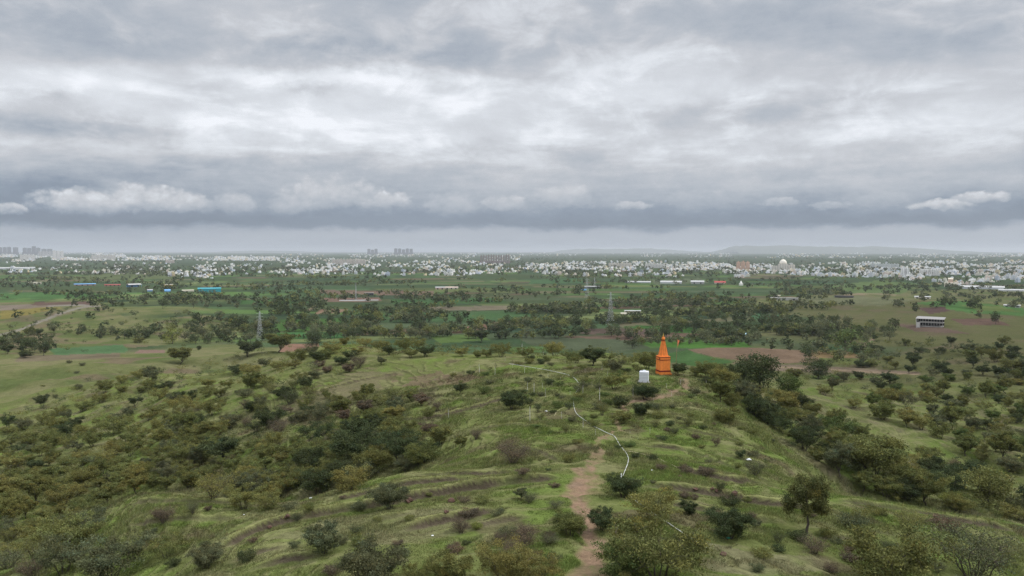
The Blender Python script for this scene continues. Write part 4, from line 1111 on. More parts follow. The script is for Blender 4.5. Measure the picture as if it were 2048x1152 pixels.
def build_tank():
    x, y, z = at(1288, 763)
    r = empty("water_tank", (x, y, z), R(-12), label="white ribbed plastic water tank left of the orange shrine", category="water tank")
    sq = lambda a: 1.0 / (abs(math.cos(a)) ** 12 + abs(math.sin(a)) ** 12) ** (1 / 12.0)
    prof = [(.68, -.15), (.70, .0)]
    for k in range(6):
        z0 = .04 + k * .215; prof += [(.70, z0), (.70, z0 + .13), (.675, z0 + .155), (.675, z0 + .185)]
    prof += [(.70, 1.36), (.685, 1.42), (.64, 1.455), (.30, 1.49)]
    link("tank_body", rings("tank_body", [(r_ * .93, z_) for r_, z_ in prof], 64, WHITEP, sq), None, r)
    link("lid", rings("lid", [(.26, 1.48), (.27, 1.56), (.24, 1.60), (.06, 1.64)], 20, WHITEP), None, r)
    link("outlet_pipe", tubes("outlet_pipe", [([(-.55, -.3, 1.2), (-.55, -.3, 1.60), (-.35, -.3, 1.66)], .035)], STEEL), None, r)
    o = link("tank_base", bevel_mesh(boxes("tank_base", [(-.85, .85, -.85, .85, -.4, .02)], CONC), .03, 1), None, r)
build_tank()

def drape(s, dz=.04, n=5):
    out = []
    for u, v in smooth_line(polypts(s), n):
        p = at(u, v)
        if p is not None: out.append((p[0], p[1], p[2] + dz))
    return out
HOSE_PX = "1018,728 1060,735 1100,742 1140,752 1155,764 1158,775 1150,790 1147,806 1153,828 1175,845 1186,853 1200,860 1216,868 1229,874 1240,892 1254,910 1256,926 1246,955 1243,985 1262,998 1285,1014 1330,1044 1382,1079 1416,1099"
def build_hoses():
    L = drape(HOSE_PX, .07)
    # over the round bush the hose lies on the twigs
    L = [(a, b, c + (.9 * math.exp(-((to_px(a, b, c)[1] - 975) / 14) ** 2))) for a, b, c in L]
    link("water_hose", tubes("water_hose", [(L, .028)], HOSE, 6), label="long white water hose winding down the grass ridge beside the path", category="hose")
    link("branch_hose", tubes("branch_hose", [(drape("1246,902 1275,907 1310,917 1335,927 1356,937", .06), .032)], HOSEY, 6), label="yellowish branch hose running right from the white hose", category="hose")
    link("thin_hose", tubes("thin_hose", [(drape("1109,832 1113,825 1122,818 1140,813", .05), .015)], HOSEY, 6), label="short thin hose curving over the grass left of the main hose", category="hose")
build_hoses()

# --- young trees on white painted stakes
SAP = "897,837,34 1060,842,56 1055,782,34 1068,787,40 1091,795,36 1123,838,20 1166,856,34 1166,790,38 1199,802,52 1184,773,20 1104,772,14 1121,762,16 1096,754,18 1049,747,20 1060,802,18 990,750,30 959,747,24 1025,735,16 1087,711,20 1044,705,34 1266,795,44 1298,738,20 1260,866,20 1191,872,26 1333,777,14 1343,792,18 1361,771,16 1368,765,16 1385,788,18 1307,803,14 1392,799,14 1412,777,30 1441,790,18 1446,787,14 1240,737,16 1346,803,10 1367,753,10 1204,741,18 1310,790,14 1420,770,14 870,760,16 940,735,14 910,745,12 1010,722,16 1130,727,14 1150,715,14 1170,745,16 1215,756,18 1238,764,14 1140,790,16 1020,790,16 1300,868,16 1330,815,16 1276,880,14 1254,760,14 1125,800,14 1085,775,14"
def sap_meshes(seed, bare=False):
    g = np.random.default_rng(seed); h = 1.0
    st = tubes("stake", [([(0, 0, -.12), (.015, 0, .62)], [.022, .020])], PALEBARK, 5)
    b = g.normal(0, .10, 2); pts = [(.03, 0, 0), (.04 + b[0] * .4, b[1] * .4, .45), (.03 + b[0], b[1], 1.0)]
    L = [(pts, [.016, .013, .006])]; tips = [pts[-1]]
    for i in range(4 if not bare else 6):
        a = g.uniform(0, 6.28); z0 = g.uniform(.5, .85); p0 = (.035 + b[0] * z0, b[1] * z0, z0); p1 = (p0[0] + math.cos(a) * .17, p0[1] + math.sin(a) * .17, z0 + .2); L.append(([p0, p1], [.009, .004])); tips.append(p1)
    sm = tubes("stem", L, PALEBARK if bare else BARK, 4)
    c = Acc(); c.add(*leaves_np(g, np.array(tips), 5 if bare else 16, np.full(len(tips), .07), .035, .8)); lv = c.mesh("leaves"); lv.materials.append(LEAF)
    return st, sm, lv
SAPM = [sap_meshes(900 + i, i == 2) for i in range(6)]
def build_saplings():
    for i, q in enumerate(SAP.split()):
        u, v, hp = map(float, q.split(',')); p = at(u, v)
        if p is None: continue
        s = hp / FPX * p[1]
        r = empty("staked_sapling", p, hr.uniform(0, 6.28), s, category="sapling", group="saplings planted on the grass ridge")
        for nm, me in zip(("stake", "stem", "leaves"), SAPM[hr.randrange(6)]):
            o = link(nm, me, None, r)
            if nm == "leaves": o.color = (*LOOK[hr.choice(["GN", "GG", "OL"])][0], 1)
            # a thin stake stays as visible as in the photograph
            o.scale = (.42, .42, .85)
        PLANTS.append((r, "sapling", "white staked", u, v))
build_saplings()

def build_lumps():
    spots = [(818, 1002, 14, .7), (903, 1004, 15, .8), (893, 1025, 10, .8), (575, 1034, 12, .7), (538, 1055, 10, .6), (867, 1001, 8, .6), (1360, 953, 9, .4), (1391, 979, 10, .5), (1424, 978, 8, .6), (1446, 1110, 13, .6), (1432, 982, 8, .6), (1470, 988, 12, .7)]
    for i, (u, v, w, k) in enumerate(spots):
        g = np.random.default_rng(50 + i); bm = bmesh.new(); bmesh.ops.create_icosphere(bm, subdivisions=3, radius=.5)
        o3 = g.uniform(0, 30)
        for q in bm.verts:
            a = vnoise(np.array([q.co.x * 3 + o3]), np.array([q.co.y * 3 + q.co.z * 2]), 5)[0] + .5 * vnoise(np.array([q.co.x * 8 + o3]), np.array([q.co.y * 8 - q.co.z * 6]), 8)[0]
            q.co *= 1 + a * .7; q.co.z *= k
        me = bpy.data.meshes.new("brown_stone"); bm.to_mesh(me); bm.free()
        p = at(u, v); s = w / FPX * math.hypot(p[0], p[1]); o = link("brown_stone", me, STONE, category="stone", group="brown stones lying on the grass")
        o.location = (p[0], p[1], p[2] + .12 * s); o.scale = (s,) * 3; o.rotation_euler = (0, 0, g.uniform(0, 6))
        PLANTS.append((o, "stone", "rough brown", u, v))
    for i, (u, v, w) in enumerate(((622, 997, 6), (1092, 823, 6), (1498, 920, 9), (488, 1030, 3), (1304, 941, 4), (865, 1072, 5), (1458, 755, 5))):
        p = at(u, v); s = w / FPX * math.hypot(p[0], p[1]); g = np.random.default_rng(70 + i)
        me = bpy.data.meshes.new("litter_bag"); n = 6; co = [(a / n - .5 + g.normal(0, .03), (b / n - .5) * .8 + g.normal(0, .03), .06 + .22 * (1 - (2 * a / n - 1) ** 2) * (1 - (2 * b / n - 1) ** 2) * g.uniform(.6, 1.6)) for a in range(n + 1) for b in range(n + 1)]
        me.from_pydata(co, [], [(a * (n + 1) + b, (a + 1) * (n + 1) + b, (a + 1) * (n + 1) + b + 1, a * (n + 1) + b + 1) for a in range(n) for b in range(n)]); me.update()
        o = link("litter_bag", me, LITTER, category="litter", group="white litter on the grass"); o.location = (p[0], p[1], p[2] + .02); o.scale = (s,) * 3
        PLANTS.append((o, "scrap of litter", "small white", u, v))
    p = at(1457, 1077); o = link("plastic_sheet", boxes("plastic_sheet", [(-.15, .15, -.07, .07, 0, .07)], GREENP), label="bright green scrap of plastic under the dark bush pair", category="litter"); bevel_mesh(o.data, .03, 2); o.location = p
build_lumps()

# ------------------------------------------------------------------ buildings of the plain
def place(u, v):
    p = at(u, v)
    if p is None:
        a, f, s = ray(u, v); k = -CAMZ / s; p = (a * k, f * k, 0.0)
    d = math.hypot(p[0], p[1]); return p, d, d / FPX * math.cos(math.atan2(p[0], p[1])) ** 1.4, -math.atan2(p[0], p[1])

def shed(u, v, wpx, hpx, wall, roof, name, cat, label, depth=.5, turn=0.0, doors=0, ridge=.22, open_front=False):
    p, d, s, rz = place(u, v); w, h = wpx * s, hpx * s; dp = max(w * depth, 5)
    r = empty(name, p, rz + turn, 1, label=label, category=cat); e = h * (1 - ridge)
    if open_front:
        n = max(4, int(w / 4)); L = [(-w / 2 + i * w / n - .15, -w / 2 + i * w / n + .15, -dp / 2, -dp / 2 + .3, -.5, e) for i in range(n + 1)] + [(-w / 2, w / 2, dp / 2 - .3, dp / 2, -.5, e)]
        link("wall", boxes("wall", L, wall), None, r)
    else: link("wall", boxes("wall", [(-w / 2, w / 2, -dp / 2, dp / 2, -.5, e)], wall), None, r)
    me = bpy.data.meshes.new("roof"); o = .4; a, b = w / 2 + o, dp / 2 + o
    me.from_pydata([(-a, -b, e), (a, -b, e), (a, b, e), (-a, b, e), (-a, 0, h), (a, 0, h), (-a, -b, e + .18), (a, -b, e + .18), (a, b, e + .18), (-a, b, e + .18), (-a, 0, h + .18), (a, 0, h + .18)], [],
                   [(0, 4, 5, 1), (4, 3, 2, 5), (6, 7, 11, 10), (10, 11, 8, 9), (0, 1, 7, 6), (2, 3, 9, 8), (0, 6, 10, 4), (4, 10, 9, 3), (1, 5, 11, 7), (5, 2, 8, 11)]); me.update(); me.materials.append(roof)
    link("roof", me, None, r)
    for i in range(doors):
        x = -w / 2 + (i + .5) * w / doors; link("door", boxes("door", [(x - 1.1, x + 1.1, -dp / 2 - .06, -dp / 2 - .003, 0, min(e * .75, 3.2))], DARKIN), None, r)
    return r

def windowed(name, col, sx=3.4, sz=3.1, wx=.42, wz=.46, dark=(.10, .11, .12)):
    """rendered wall with rows of window openings"""
    m = bpy.data.materials.new(name); m.use_nodes = True; nt = m.node_tree; b = nt.nodes['Principled BSDF']; b.inputs['Roughness'].default_value = .8
    tc = nt.nodes.new('ShaderNodeTexCoord'); sp = nt.nodes.new('ShaderNodeSeparateXYZ'); nt.links.new(tc.outputs['Object'], sp.inputs[0])
    gn = nt.nodes.new('ShaderNodeNewGeometry'); sn = nt.nodes.new('ShaderNodeSeparateXYZ')
    vt = nt.nodes.new('ShaderNodeVectorTransform'); vt.vector_type = 'NORMAL'; vt.convert_from = 'WORLD'; vt.convert_to = 'OBJECT'; nt.links.new(gn.outputs['Normal'], vt.inputs[0]); nt.links.new(vt.outputs[0], sn.inputs[0])
    x, y, z = (X(nt, sp.outputs[i]) for i in range(3)); nx, nz = X(nt, sn.outputs[0]).ab(), X(nt, sn.outputs[2]).ab()
    t = nx._m('GREATER_THAN', .5); c = x * (1.0 - t) + y * t
    fr_ = lambda q, s: (q / s)._m('FLOORED_MODULO', 1.0)
    wm = (fr_(c + 100.0 * sx, sx) - .5).ab()._m('LESS_THAN', wx / 2) * (fr_(z + .2, sz) - .5).ab()._m('LESS_THAN', wz / 2) * nz._m('LESS_THAN', .5)
    oi = nt.nodes.new('ShaderNodeObjectInfo'); mx = nt.nodes.new('ShaderNodeMix'); mx.data_type = 'RGBA'; nt.links.new(wm.v, mx.inputs[0])
    if col is None: nt.links.new(oi.outputs['Color'], mx.inputs[6])
    else: mx.inputs[6].default_value = (*col, 1)
    mx.inputs[7].default_value = (*dark, 1); nt.links.new(mx.outputs[2], b.inputs['Base Color']); return m
TOWNWALL = windowed("town_wall", None)

def town_mesh(seed):
    g = np.random.default_rng(seed); w, d, h = g.uniform(7, 13), g.uniform(7, 10), g.choice([1, 2, 2, 3, 3, 4]) * 3.0
    L = [(-w / 2, w / 2, -d / 2, d / 2, -1, h), (-w / 2 - .2, w / 2 + .2, -d / 2 - .2, d / 2 + .2, h + .003, h + .9)]
    x = g.uniform(-w / 3, w / 6); L.append((x, x + 3, -1, 2.5, h + .903, h + 3.4))
    if seed % 2: k = g.uniform(.3, .6); L.append((-w / 2 - w * k, -w / 2 - .21, -d / 2 + 1, d / 2 - .5, -1, h - 3.1))
    for f in range(1, int(h / 3.1)): L.append((-w * .3, w * .25, -d / 2 - 1.2, -d / 2 - .003, f * 3.1 - .15, f * 3.1 + .8))
    me = boxes("town_house", L, TOWNWALL); return me, w, h
TOWN = [town_mesh(i) for i in range(14)]
TC_ = [((.80, .79, .76), "white"), ((.80, .80, .80), "white"), ((.72, .68, .58), "cream"), ((.66, .68, .72), "pale grey"), ((.70, .60, .52), "pinkish"), ((.66, .55, .34), "yellowish"), ((.52, .58, .66), "bluish")]
TW = [.28, .20, .16, .14, .10, .07, .05]
BANDS = [("0,506 120,500 300,512 560,513 560,522 300,521 0,524", 950, 1.0), ("0,526 200,526 560,528 700,522 700,544 420,552 0,546", 170, .8), ("560,514 1040,512 1040,530 960,536 860,536 560,526", 320, .95), ("700,532 1040,530 1040,545 920,552 640,552 540,545", 150, .85),
         ("1020,525 1260,523 1500,527 1560,536 1500,545 1260,542 1040,538", 420, .95), ("1230,530 1500,528 1740,524 1820,533 1860,543 1760,556 1520,550 1300,540", 380, .95), ("1800,524 2060,518 2060,545 1880,552", 300, .85), ("1040,538 1500,544 1500,556 1100,552", 60, .8),
         ("900,506 1400,504 2060,507 2060,518 1500,516 1000,511", 330, .7), ("560,506 960,506 960,512 560,513", 120, .6), ("1720,548 2060,545 2060,566 1900,572", 70, .8), ("330,530 420,530 430,560 330,552", 40, .9)]
def build_town():
    tr_ = random.Random(31); it = []
    for poly, n, a in BANDS:
        pp = polypts(poly); us = [p[0] for p in pp]; vv_ = [p[1] for p in pp]; k = 0; t = 0
        while k < n * 1.8 and t < 40 * n:
            t += 1; u, v = tr_.uniform(min(us), max(us)), tr_.uniform(min(vv_), max(vv_))
            if not in_poly(np.array([u]), np.array([v]), poly)[0]: continue
            if fbm(np.array([u / 45.0]), np.array([v / 7.0]), 3, 800)[0] < tr_.uniform(-.22, .22): continue
            p, d, s, rz = place(u, v); m = tr_.randrange(14); sc_ = tr_.uniform(.42, .82) * (1.0 + max(0, d - 3500) / 9000)
            it.append((TOWN[m][2] * sc_ / s * tr_.uniform(.98, 1.02), u, v, p, rz + tr_.uniform(-.6, .6), m, sc_, tr_.choices(TC_, TW)[0])); k += 1
    it.sort(key=lambda q: -q[0])
    C, F, K = [], [], []; nv = 0
    for i, (hp, u, v, p, rz, m, sc_, (col, look)) in enumerate(it):
        if i < 290:
            o = link("town_house", TOWN[m][0], None, None, category="house", group="pale houses of the town"); o.location = p; o.rotation_euler = (0, 0, rz); o.scale = (sc_,) * 3; o.color = (*col, 1)
            PLANTS.append((o, "town house", look, u, v))
        else:
            me = TOWN[m][0]; n = len(me.vertices); co = np.empty(n * 3, np.float32); me.vertices.foreach_get("co", co); co = co.reshape(-1, 3) * sc_
            c, s = math.cos(rz), math.sin(rz); co = np.c_[co[:, 0] * c - co[:, 1] * s + p[0], co[:, 0] * s + co[:, 1] * c + p[1], co[:, 2] + p[2]]
            f = np.array([list(q.vertices) for q in me.polygons]); C.append(co); F.append(f + nv); nv += n; K.append(np.tile(np.array(col, np.float32) * .98, (n, 1)))
    m = bpy.data.materials.new("far_town_wall"); m.use_nodes = True; nt = m.node_tree; a = nt.nodes.new('ShaderNodeAttribute'); a.attribute_name = "Col"; nt.links.new(a.outputs['Color'], nt.nodes['Principled BSDF'].inputs['Base Color'])
    link("distant_town", mesh_np("distant_town", np.vstack(C), np.vstack(F), np.vstack(K)), m, kind="stuff", label="sea of small white houses of the far town", category="town")
build_town()

def tower_block(u, v, wpx, hpx, col, n, name, cat, label, group=None, depth=.4, gap=.12, uneven=.1, seed=0, roofbits=True):
    """a slab or a row of linked towers; each tower of the row is a part"""
    p, d, s, rz = place(u, v); w, h = wpx * s, hpx * s; dp = max(12, w * depth / max(1, n) * 1.6); g = random.Random(seed)
    r = empty(name, p, rz + g.uniform(-.15, .15), 1, label=label, category=cat)
    if group: r['group'] = group
    m = windowed(name + "_wall", col, 4.2, 3.2, .40, .5, tuple(c * .35 for c in col)); m2 = paint(name + "_core", tuple(c * .8 for c in col), .8, .05); uw = w / n
    for i in range(n):
        hh = h * g.uniform(1 - uneven, 1); x = -w / 2 + i * uw
        t = link("tower_wing", boxes("tower_wing", [(x + uw * gap / 2, x + uw * (1 - gap / 2), -dp / 2, dp / 2, -2, hh), (x + uw * .30, x + uw * .70, -dp / 2 - 1.6, -dp / 2 - .003, -2, hh - 1.5)], m), None, r)
        if roofbits: link("stair_head", boxes("stair_head", [(x + uw * .4, x + uw * .64, -2, 3, hh + .003, hh + min(4.5, h * .12))], m2), None, t)
    link("podium", boxes("podium", [(-w / 2 - 1, w / 2 + 1, -dp / 2 + 1, dp / 2 - 1, -2, h * .30)], m2), None, r)
    return r
G1 = "hazy tower blocks on the left horizon"
for k, (u, v, w, h, n, lab) in enumerate(((10, 509.5, 24, 17, 3, "hazy grey tower group at the left edge of the horizon"), (31.5, 509.5, 11, 17, 1, "single hazy grey tower between two groups on the left horizon"), (63.5, 509.5, 33, 18, 4, "widest hazy grey tower group on the left horizon"), (94, 509, 21, 12, 2, "lower hazy grey blocks right of the widest tower group"),
                                         (745, 508.6, 21, 11, 3, "left of the two hazy tower clusters in the middle of the horizon"), (807, 508.8, 38, 12, 5, "right and taller of the two hazy tower clusters on the horizon"))):
    tower_block(u, v, w, h, (.13, .13, .14), n, "high_rise_group", "tower blocks", lab, None, .5, .18, .22, 20 + k)
tower_block(90, 513, 24, 11, (.52, .51, .50), 4, "apartment_block", "apartments", "long grey white apartment block below the hazy left towers", None, seed=5)
tower_block(116.5, 518, 21, 18, (.74, .73, .71), 3, "apartment_tower", "apartments", "tall white apartment towers at far left of the town", None, seed=6)
tower_block(55, 521, 28, 13, (.74, .72, .69), 6, "apartment_block", "apartments", "white apartment row at far left in front of the hazy towers", None, seed=16)
tower_block(207, 519.5, 46, 10.5, (.66, .63, .58), 9, "apartment_block", "apartments", "long pale apartment slab left of the teal shed, far off", None, seed=7)
tower_block(340, 526, 17, 6, (.58, .50, .44), 3, "apartment_block", "apartments", "small brownish apartment block above the teal shed", None, seed=8)
tower_block(698, 528, 66, 10, (.62, .56, .50), 10, "apartment_block", "apartments", "long beige apartment row in the middle of the town", None, seed=9)
tower_block(990, 527, 60, 17, (.36, .30, .28), 12, "unpainted_tower_row", "tower blocks", "row of unpainted reddish grey towers standing above the white town", None, .35, .3, .08, seed=10)
tower_block(1486, 540, 27, 17, (.72, .47, .35), 3, "salmon_tower", "apartments", "salmon coloured high block left of the white dome", None, seed=11)
tower_block(1240, 534, 46, 8, (.72, .66, .58), 8, "apartment_block", "apartments", "cream apartment row in the right half of the town", None, seed=12)
tower_block(1310, 536, 40, 9, (.76, .74, .70), 7, "apartment_block", "apartments", "white apartment row between cream row and salmon block", None, seed=13)
tower_block(1769, 536.5, 54, 9.5, (.60, .63, .62), 10, "apartment_block", "apartments", "long grey green apartment slab right of the white dome", None, seed=14)
tower_block(1810, 551, 16, 16, (.80, .79, .78), 2, "apartment_tower", "apartments", "short pair of white towers in front of the long grey slab", None, seed=15)
tower_block(1858.5, 551, 38, 13.5, (.78, .76, .73), 6, "apartment_block", "apartments", "white stepped apartment block right of the pair of white towers", None, seed=17)

def build_dome():
    p, d, s, rz = place(1566, 541); r = empty("domed_hall", p, rz, 1, label="great white dome above pale wings on the edge of the town", category="domed hall")
    W = windowed("dome_wall", (.74, .68, .60), 5, 4, .4, .5); cr = paint("dome_shell", (.80, .74, .64), .6, .05); R_ = 7.2 * s
    link("hall", boxes("hall", [(-10 * s, 10 * s, -8 * s, 8 * s, -2, 13.5 * s)], W), None, r)
    link("wing", boxes("wing", [(-22 * s, -10.05 * s, -6 * s, 6 * s, -2, 9.5 * s)], W), None, r); link("wing", boxes("wing", [(10.05 * s, 23 * s, -6 * s, 6 * s, -2, 10.5 * s)], W), None, r)
    link("tower", boxes("tower", [(13 * s, 21 * s, -7.5 * s, -6.02 * s, -2, 13 * s)], W), None, r)
    link("drum", rings("drum", [(R_ * .95, 13.5 * s + .01), (R_ * .95, 15 * s)], 32, W), None, r)
    dm = link("dome", rings("dome", [(R_ * math.cos(a), 15 * s + .01 + R_ * 1.08 * math.sin(a)) for a in np.linspace(-.12, 1.5, 12)], 36, cr, smooth=True), None, r)
    link("finial", rings("finial", [(.5, 15 * s + R_ * 1.08), (.35, 15 * s + R_ * 1.08 + 3), (.05, 15 * s + R_ * 1.08 + 5)], 8, cr), None, dm)
build_dome()

def build_frame_house():
    p, d, s, rz = place(1861, 652); w, h = 49 * s, 17 * s; dp = 9.0; n = 9; f1 = h * .47
    r = empty("unfinished_building", p, rz + R(-6), 1, label="unfinished two storey concrete building on the bare right hillside", category="building")
    P = lambda nm, L, m: link(nm, boxes(nm, L, m), None, r)
    P("ground_slab", [(-w / 2, w / 2, -dp / 2, dp / 2, -2.0, .25)], CONC); P("floor_slab", [(-w / 2 + .02, w / 2 - .02, -dp / 2 - .5, dp / 2, f1 - .14, f1 + .14)], CONC)
    P("back_wall", [(-w / 2 + .1, w / 2 - .1, dp / 2 - .35, dp / 2 - .05, .253, f1 - .143), (-w / 2 + .1, w / 2 - .1, dp / 2 - .35, dp / 2 - .05, f1 + .143, h * .90)], DARKIN)
    for i in range(n + 1):
        x = -w / 2 + .3 + i * (w - .6) / n
        link("column", boxes("column", [(x - .17, x + .17, -dp / 2 + .05, -dp / 2 + .39, .253, f1 - .143), (x - .17, x + .17, -dp / 2 + .05, -dp / 2 + .39, f1 + .143, h * .9)], CONC), None, r)
    P("parapet_rail", [(-w / 2 + 2.3, w / 2 - .1, -dp / 2 - .45, -dp / 2 - .33, f1 + .143, f1 + .9)], CONC)
    P("stair_wall", [(-w / 2 - .003, -w / 2 + 2.2, -dp / 2 - 2.2, -dp / 2 - .52, -2, h * .50), (-w / 2 - .25, -w / 2 - .006, -dp / 2 - 1.5, dp / 2, -2, h * .9)], paint("pale_render", (.50, .49, .46), .9, .1))
    me = bpy.data.meshes.new("roof"); a, b = w / 2 + .7, dp / 2 + 1.0; z0, z1 = h * .905, h * 1.06
    me.from_pydata([(-a, -b, z0), (a, -b, z0), (a, b, z1), (-a, b, z1), (-a, -b, z0 + .2), (a, -b, z0 + .2), (a, b, z1 + .2), (-a, b, z1 + .2)], [], [(3, 2, 1, 0), (4, 5, 6, 7), (0, 1, 5, 4), (1, 2, 6, 5), (2, 3, 7, 6), (3, 0, 4, 7)]); me.update(); me.materials.append(paint('dull_sheet_roof', (.27, .26, .25), .7, .15))
    link("roof", me, None, r)
build_frame_house()

shed(419, 584.5, 44, 9.5, TEAL, TEAL, "teal_shed", "shed", "bright teal sheet metal shed at the left of the plain", .5, 0, 0, .2)
shed(268, 574, 25, 7, BLUE, SHEETW, "blue_shed", "shed", "pale blue roofed shed among the trees left of the yellow house", .6, .3, 2, .3, True)
shed(337, 575, 17, 6.5, YELLOW, CREAM, "yellow_house", "house", "yellow house left of the teal shed", .6, 0, 3, .1)
shed(300, 582.5, 10, 4, BLUE, SHEETW, "small_shed", "shed", "small pale shed with white roof below the yellow house", .6, 0, 0, .4)
shed(335, 583.5, 11, 5, BLUE, BLUE, "small_shed", "shed", "small blue tarpaulin shed between yellow house and teal shed", .6, 0, 0, .5)
shed(376, 583, 22, 3.5, CREAM, CREAM, "low_shed", "shed", "long low sandy shed touching the left of the teal shed", .5, 0, 0, .3)
shed(170, 571, 40, 4, paint("brick_wall_far", (.34, .20, .15), .9, .2), BLUE, "long_shed", "shed", "long brick shed with blue roof left of the pale blue shed", .25, 0, 4, .3)
shed(225, 572, 30, 3.5, paint("brick_wall_far", (.34, .20, .15), .9, .2), REDROOF, "long_shed", "shed", "long reddish shed right of the blue roofed brick shed", .25, 0, 4, .3)
shed(70, 568, 24, 4, CREAM, CREAM, "low_shed", "shed", "low cream farm shed at far left below the woods", .3, 0, 3, .2)
shed(880, 578.5, 18, 5, paint("pinkish_wall", (.62, .45, .38), .8, .1), SHEETW, "farm_shed", "shed", "left of two pale farm sheds in the middle of the plain", .4, 0, 2, .3)
shed(903, 578, 26, 4.5, CREAM, paint("pinkish_roof", (.62, .50, .44), .7, .1), "farm_shed", "shed", "right and longer of two pale farm sheds mid plain", .3, 0, 3, .3)
shed(718, 602.5, 76, 2.4, CREAM, SHEETW, "compound_wall", "wall", "very long low pale compound wall below the tall mast", .04, 0, 0, .3)
shed(1184, 577, 29, 5, paint("post_white", (.5, .5, .5), .8, .1), SHEETW, "open_canopy", "canopy", "white canopy on posts among fields beside a lattice tower", .5, 0, 0, .2, True)
shed(1168, 581, 9, 3, BLUE, BLUE, "small_shed", "shed", "tiny bright blue shed below the white canopy", .6, 0, 0, .4)
for u, v, w, h, dp, lab in ((1342, 566.5, 42, 5, .6, "broad white greenhouse roof left of the white barn"), (1276, 565.5, 50, 3.4, .4, "long low white greenhouse, leftmost of the greenhouses mid plain"), (1962, 577, 84, 6, .5, "huge white greenhouse roof at the right edge of the plain"), (2030, 582, 60, 4, .5, "white greenhouse cut by the right edge of view"), (35, 538, 64, 4, .3, "long white factory roof at far left edge")):
    shed(u, v, w, h, WHITEP, SHEETW, "greenhouse", "greenhouse", lab, dp, 0, 0, .45)
shed(1395, 567.5, 26, 6.5, SHEETW, SHEETW, "white_barn", "barn", "white round edged barn between greenhouses and red roofed shed", .6, 0, 2, .4)
shed(1440, 567.5, 22, 5.5, CREAM, REDROOF, "red_roofed_shed", "shed", "red roofed shed right of the white barn", .5, 0, 2, .55)
shed(1265, 627, 32, 6.5, CREAM, SHEETW, "farm_house", "house", "pale farm house with a flat roof among trees beyond the shrine", .4, .1, 4, .15)
shed(1250, 629, 16, 3.5, CREAM, CREAM, "low_shed", "shed", "low sandy shed left of the pale farm house", .5, 0, 0, .4)
shed(1459, 662.5, 40, 5, DARKIN, SHEETW, "cattle_shed", "shed", "dark open shed with white roof behind the blue roofed shed", .4, 0, 0, .35, True)
shed(1466, 672.5, 50, 7, paint("green_wall", (.10, .26, .22), .8, .1), paint("pale_blue_roof", (.42, .62, .70), .5, .1), "blue_roofed_shed", "shed", "pale blue roofed shed with green wall right of the shrine", .4, 0, 3, .4)
shed(1569, 600, 54, 5, paint("grey_render", (.42, .41, .39), .8, .12), CONC, "school_building", "building", "long pale flat roofed building at the foot of the pale right hill", .3, 0, 3, .1)
shed(1554, 598, 12, 8, CREAM, CREAM, "water_house", "building", "taller cream block at the left end of the long pale building", .6, 0, 2, .1)
shed(1688, 595.5, 36, 4, CONC, DARKIN, "dark_shed", "shed", "long dark shed on the crest of the pale right hill", .25, 0, 0, .3, True)
shed(1901, 574, 24, 9, CREAM, CREAM, "mansion", "house", "cream mansion with a raised centre beside the huge greenhouse", .5, 0, 4, .1); shed(1901, 570, 9, 15, paint("salmon_wall", (.70, .50, .38), .8, .1), CREAM, "mansion_tower", "tower", "salmon tower block rising behind the cream mansion", 1, 0, 0, .2)
shed(1845, 597, 30, 5, CREAM, SHEETW, "farm_shed", "shed", "pale farm shed above the unfinished concrete building", .4, 0, 3, .3); shed(2024, 614, 30, 5, SHEETW, SHEETW, "farm_shed", "shed", "white farm shed near the right edge above the fields", .4, 0, 3, .3)
shed(738, 590.5, 18, 5, CONC, CONC, "roofless_house", "house", "grey roofless concrete house right of the tall mast", .6, 0, 5, .05, True)

def build_white_temple(u, v, wpx, hpx, lab):
    p, d, s, rz = place(u, v); h, w = hpx * s, wpx * s; r = empty("white_temple", p, rz, 1, label=lab, category="temple")
    m = paint("white_temple_paint", (.80, .78, .74), .7, .05); link("hall", boxes("hall", [(-w / 2, w / 2, -w / 2, w / 2, -1, h * .42)], m), None, r)
    link("spire", rings("spire", [(w * .34, h * .42 + .01), (w * .33, h * .5), (w * .2, h * .75), (w * .06, h * .95), (w * .02, h)], 12, m), None, r)
build_white_temple(1482, 571, 8, 10, "small white domed temple right of the red roofed shed"); build_white_temple(568, 552, 9, 9, "small pale spired temple at the near edge of the town")

# --- lattice towers
LATT = plain_material("haze_grey_lattice_steel", (.46, .48, .48), .6, .1)  # steel lightened to a haze grey, so haze is partly in the colour
def pylon_parts(h, wide=.16, arms=3):
    def half(z): return h * wide * .5 * (1 - z / h) ** 1.15 + h * .012
    L = []; zs = [h * (1 - (1 - i / 9) ** 1.25) for i in range(10)]
    for sx in (-1, 1):
        for sy in (-1, 1): L.append(([(sx * half(z), sy * half(z), z) for z in zs], .04))
    for a, b in zip(zs[:-1], zs[1:]):
        for k in range(4):
            c = [(-1, -1), (1, -1), (1, 1), (-1, 1)]; p, q = c[k], c[(k + 1) % 4]
            L.append(([(p[0] * half(a), p[1] * half(a), a), (q[0] * half(b), q[1] * half(b), b)], .045)); L.append(([(q[0] * half(a), q[1] * half(a), a), (p[0] * half(b), p[1] * half(b), b)], .045)); L.append(([(p[0] * half(b), p[1] * half(b), b), (q[0] * half(b), q[1] * half(b), b)], .04))
    A = [tubes("cross_arm", [([(-h * .13, 0, z), (0, 0, z + h * .03), (h * .13, 0, z)], .035), ([(-h * .13, 0, z), (h * .13, 0, z)], .035)], LATT, 4) for z in [h * (.70 + .11 * i) for i in range(arms)]]
    return tubes("lattice", L, LATT, 4), A
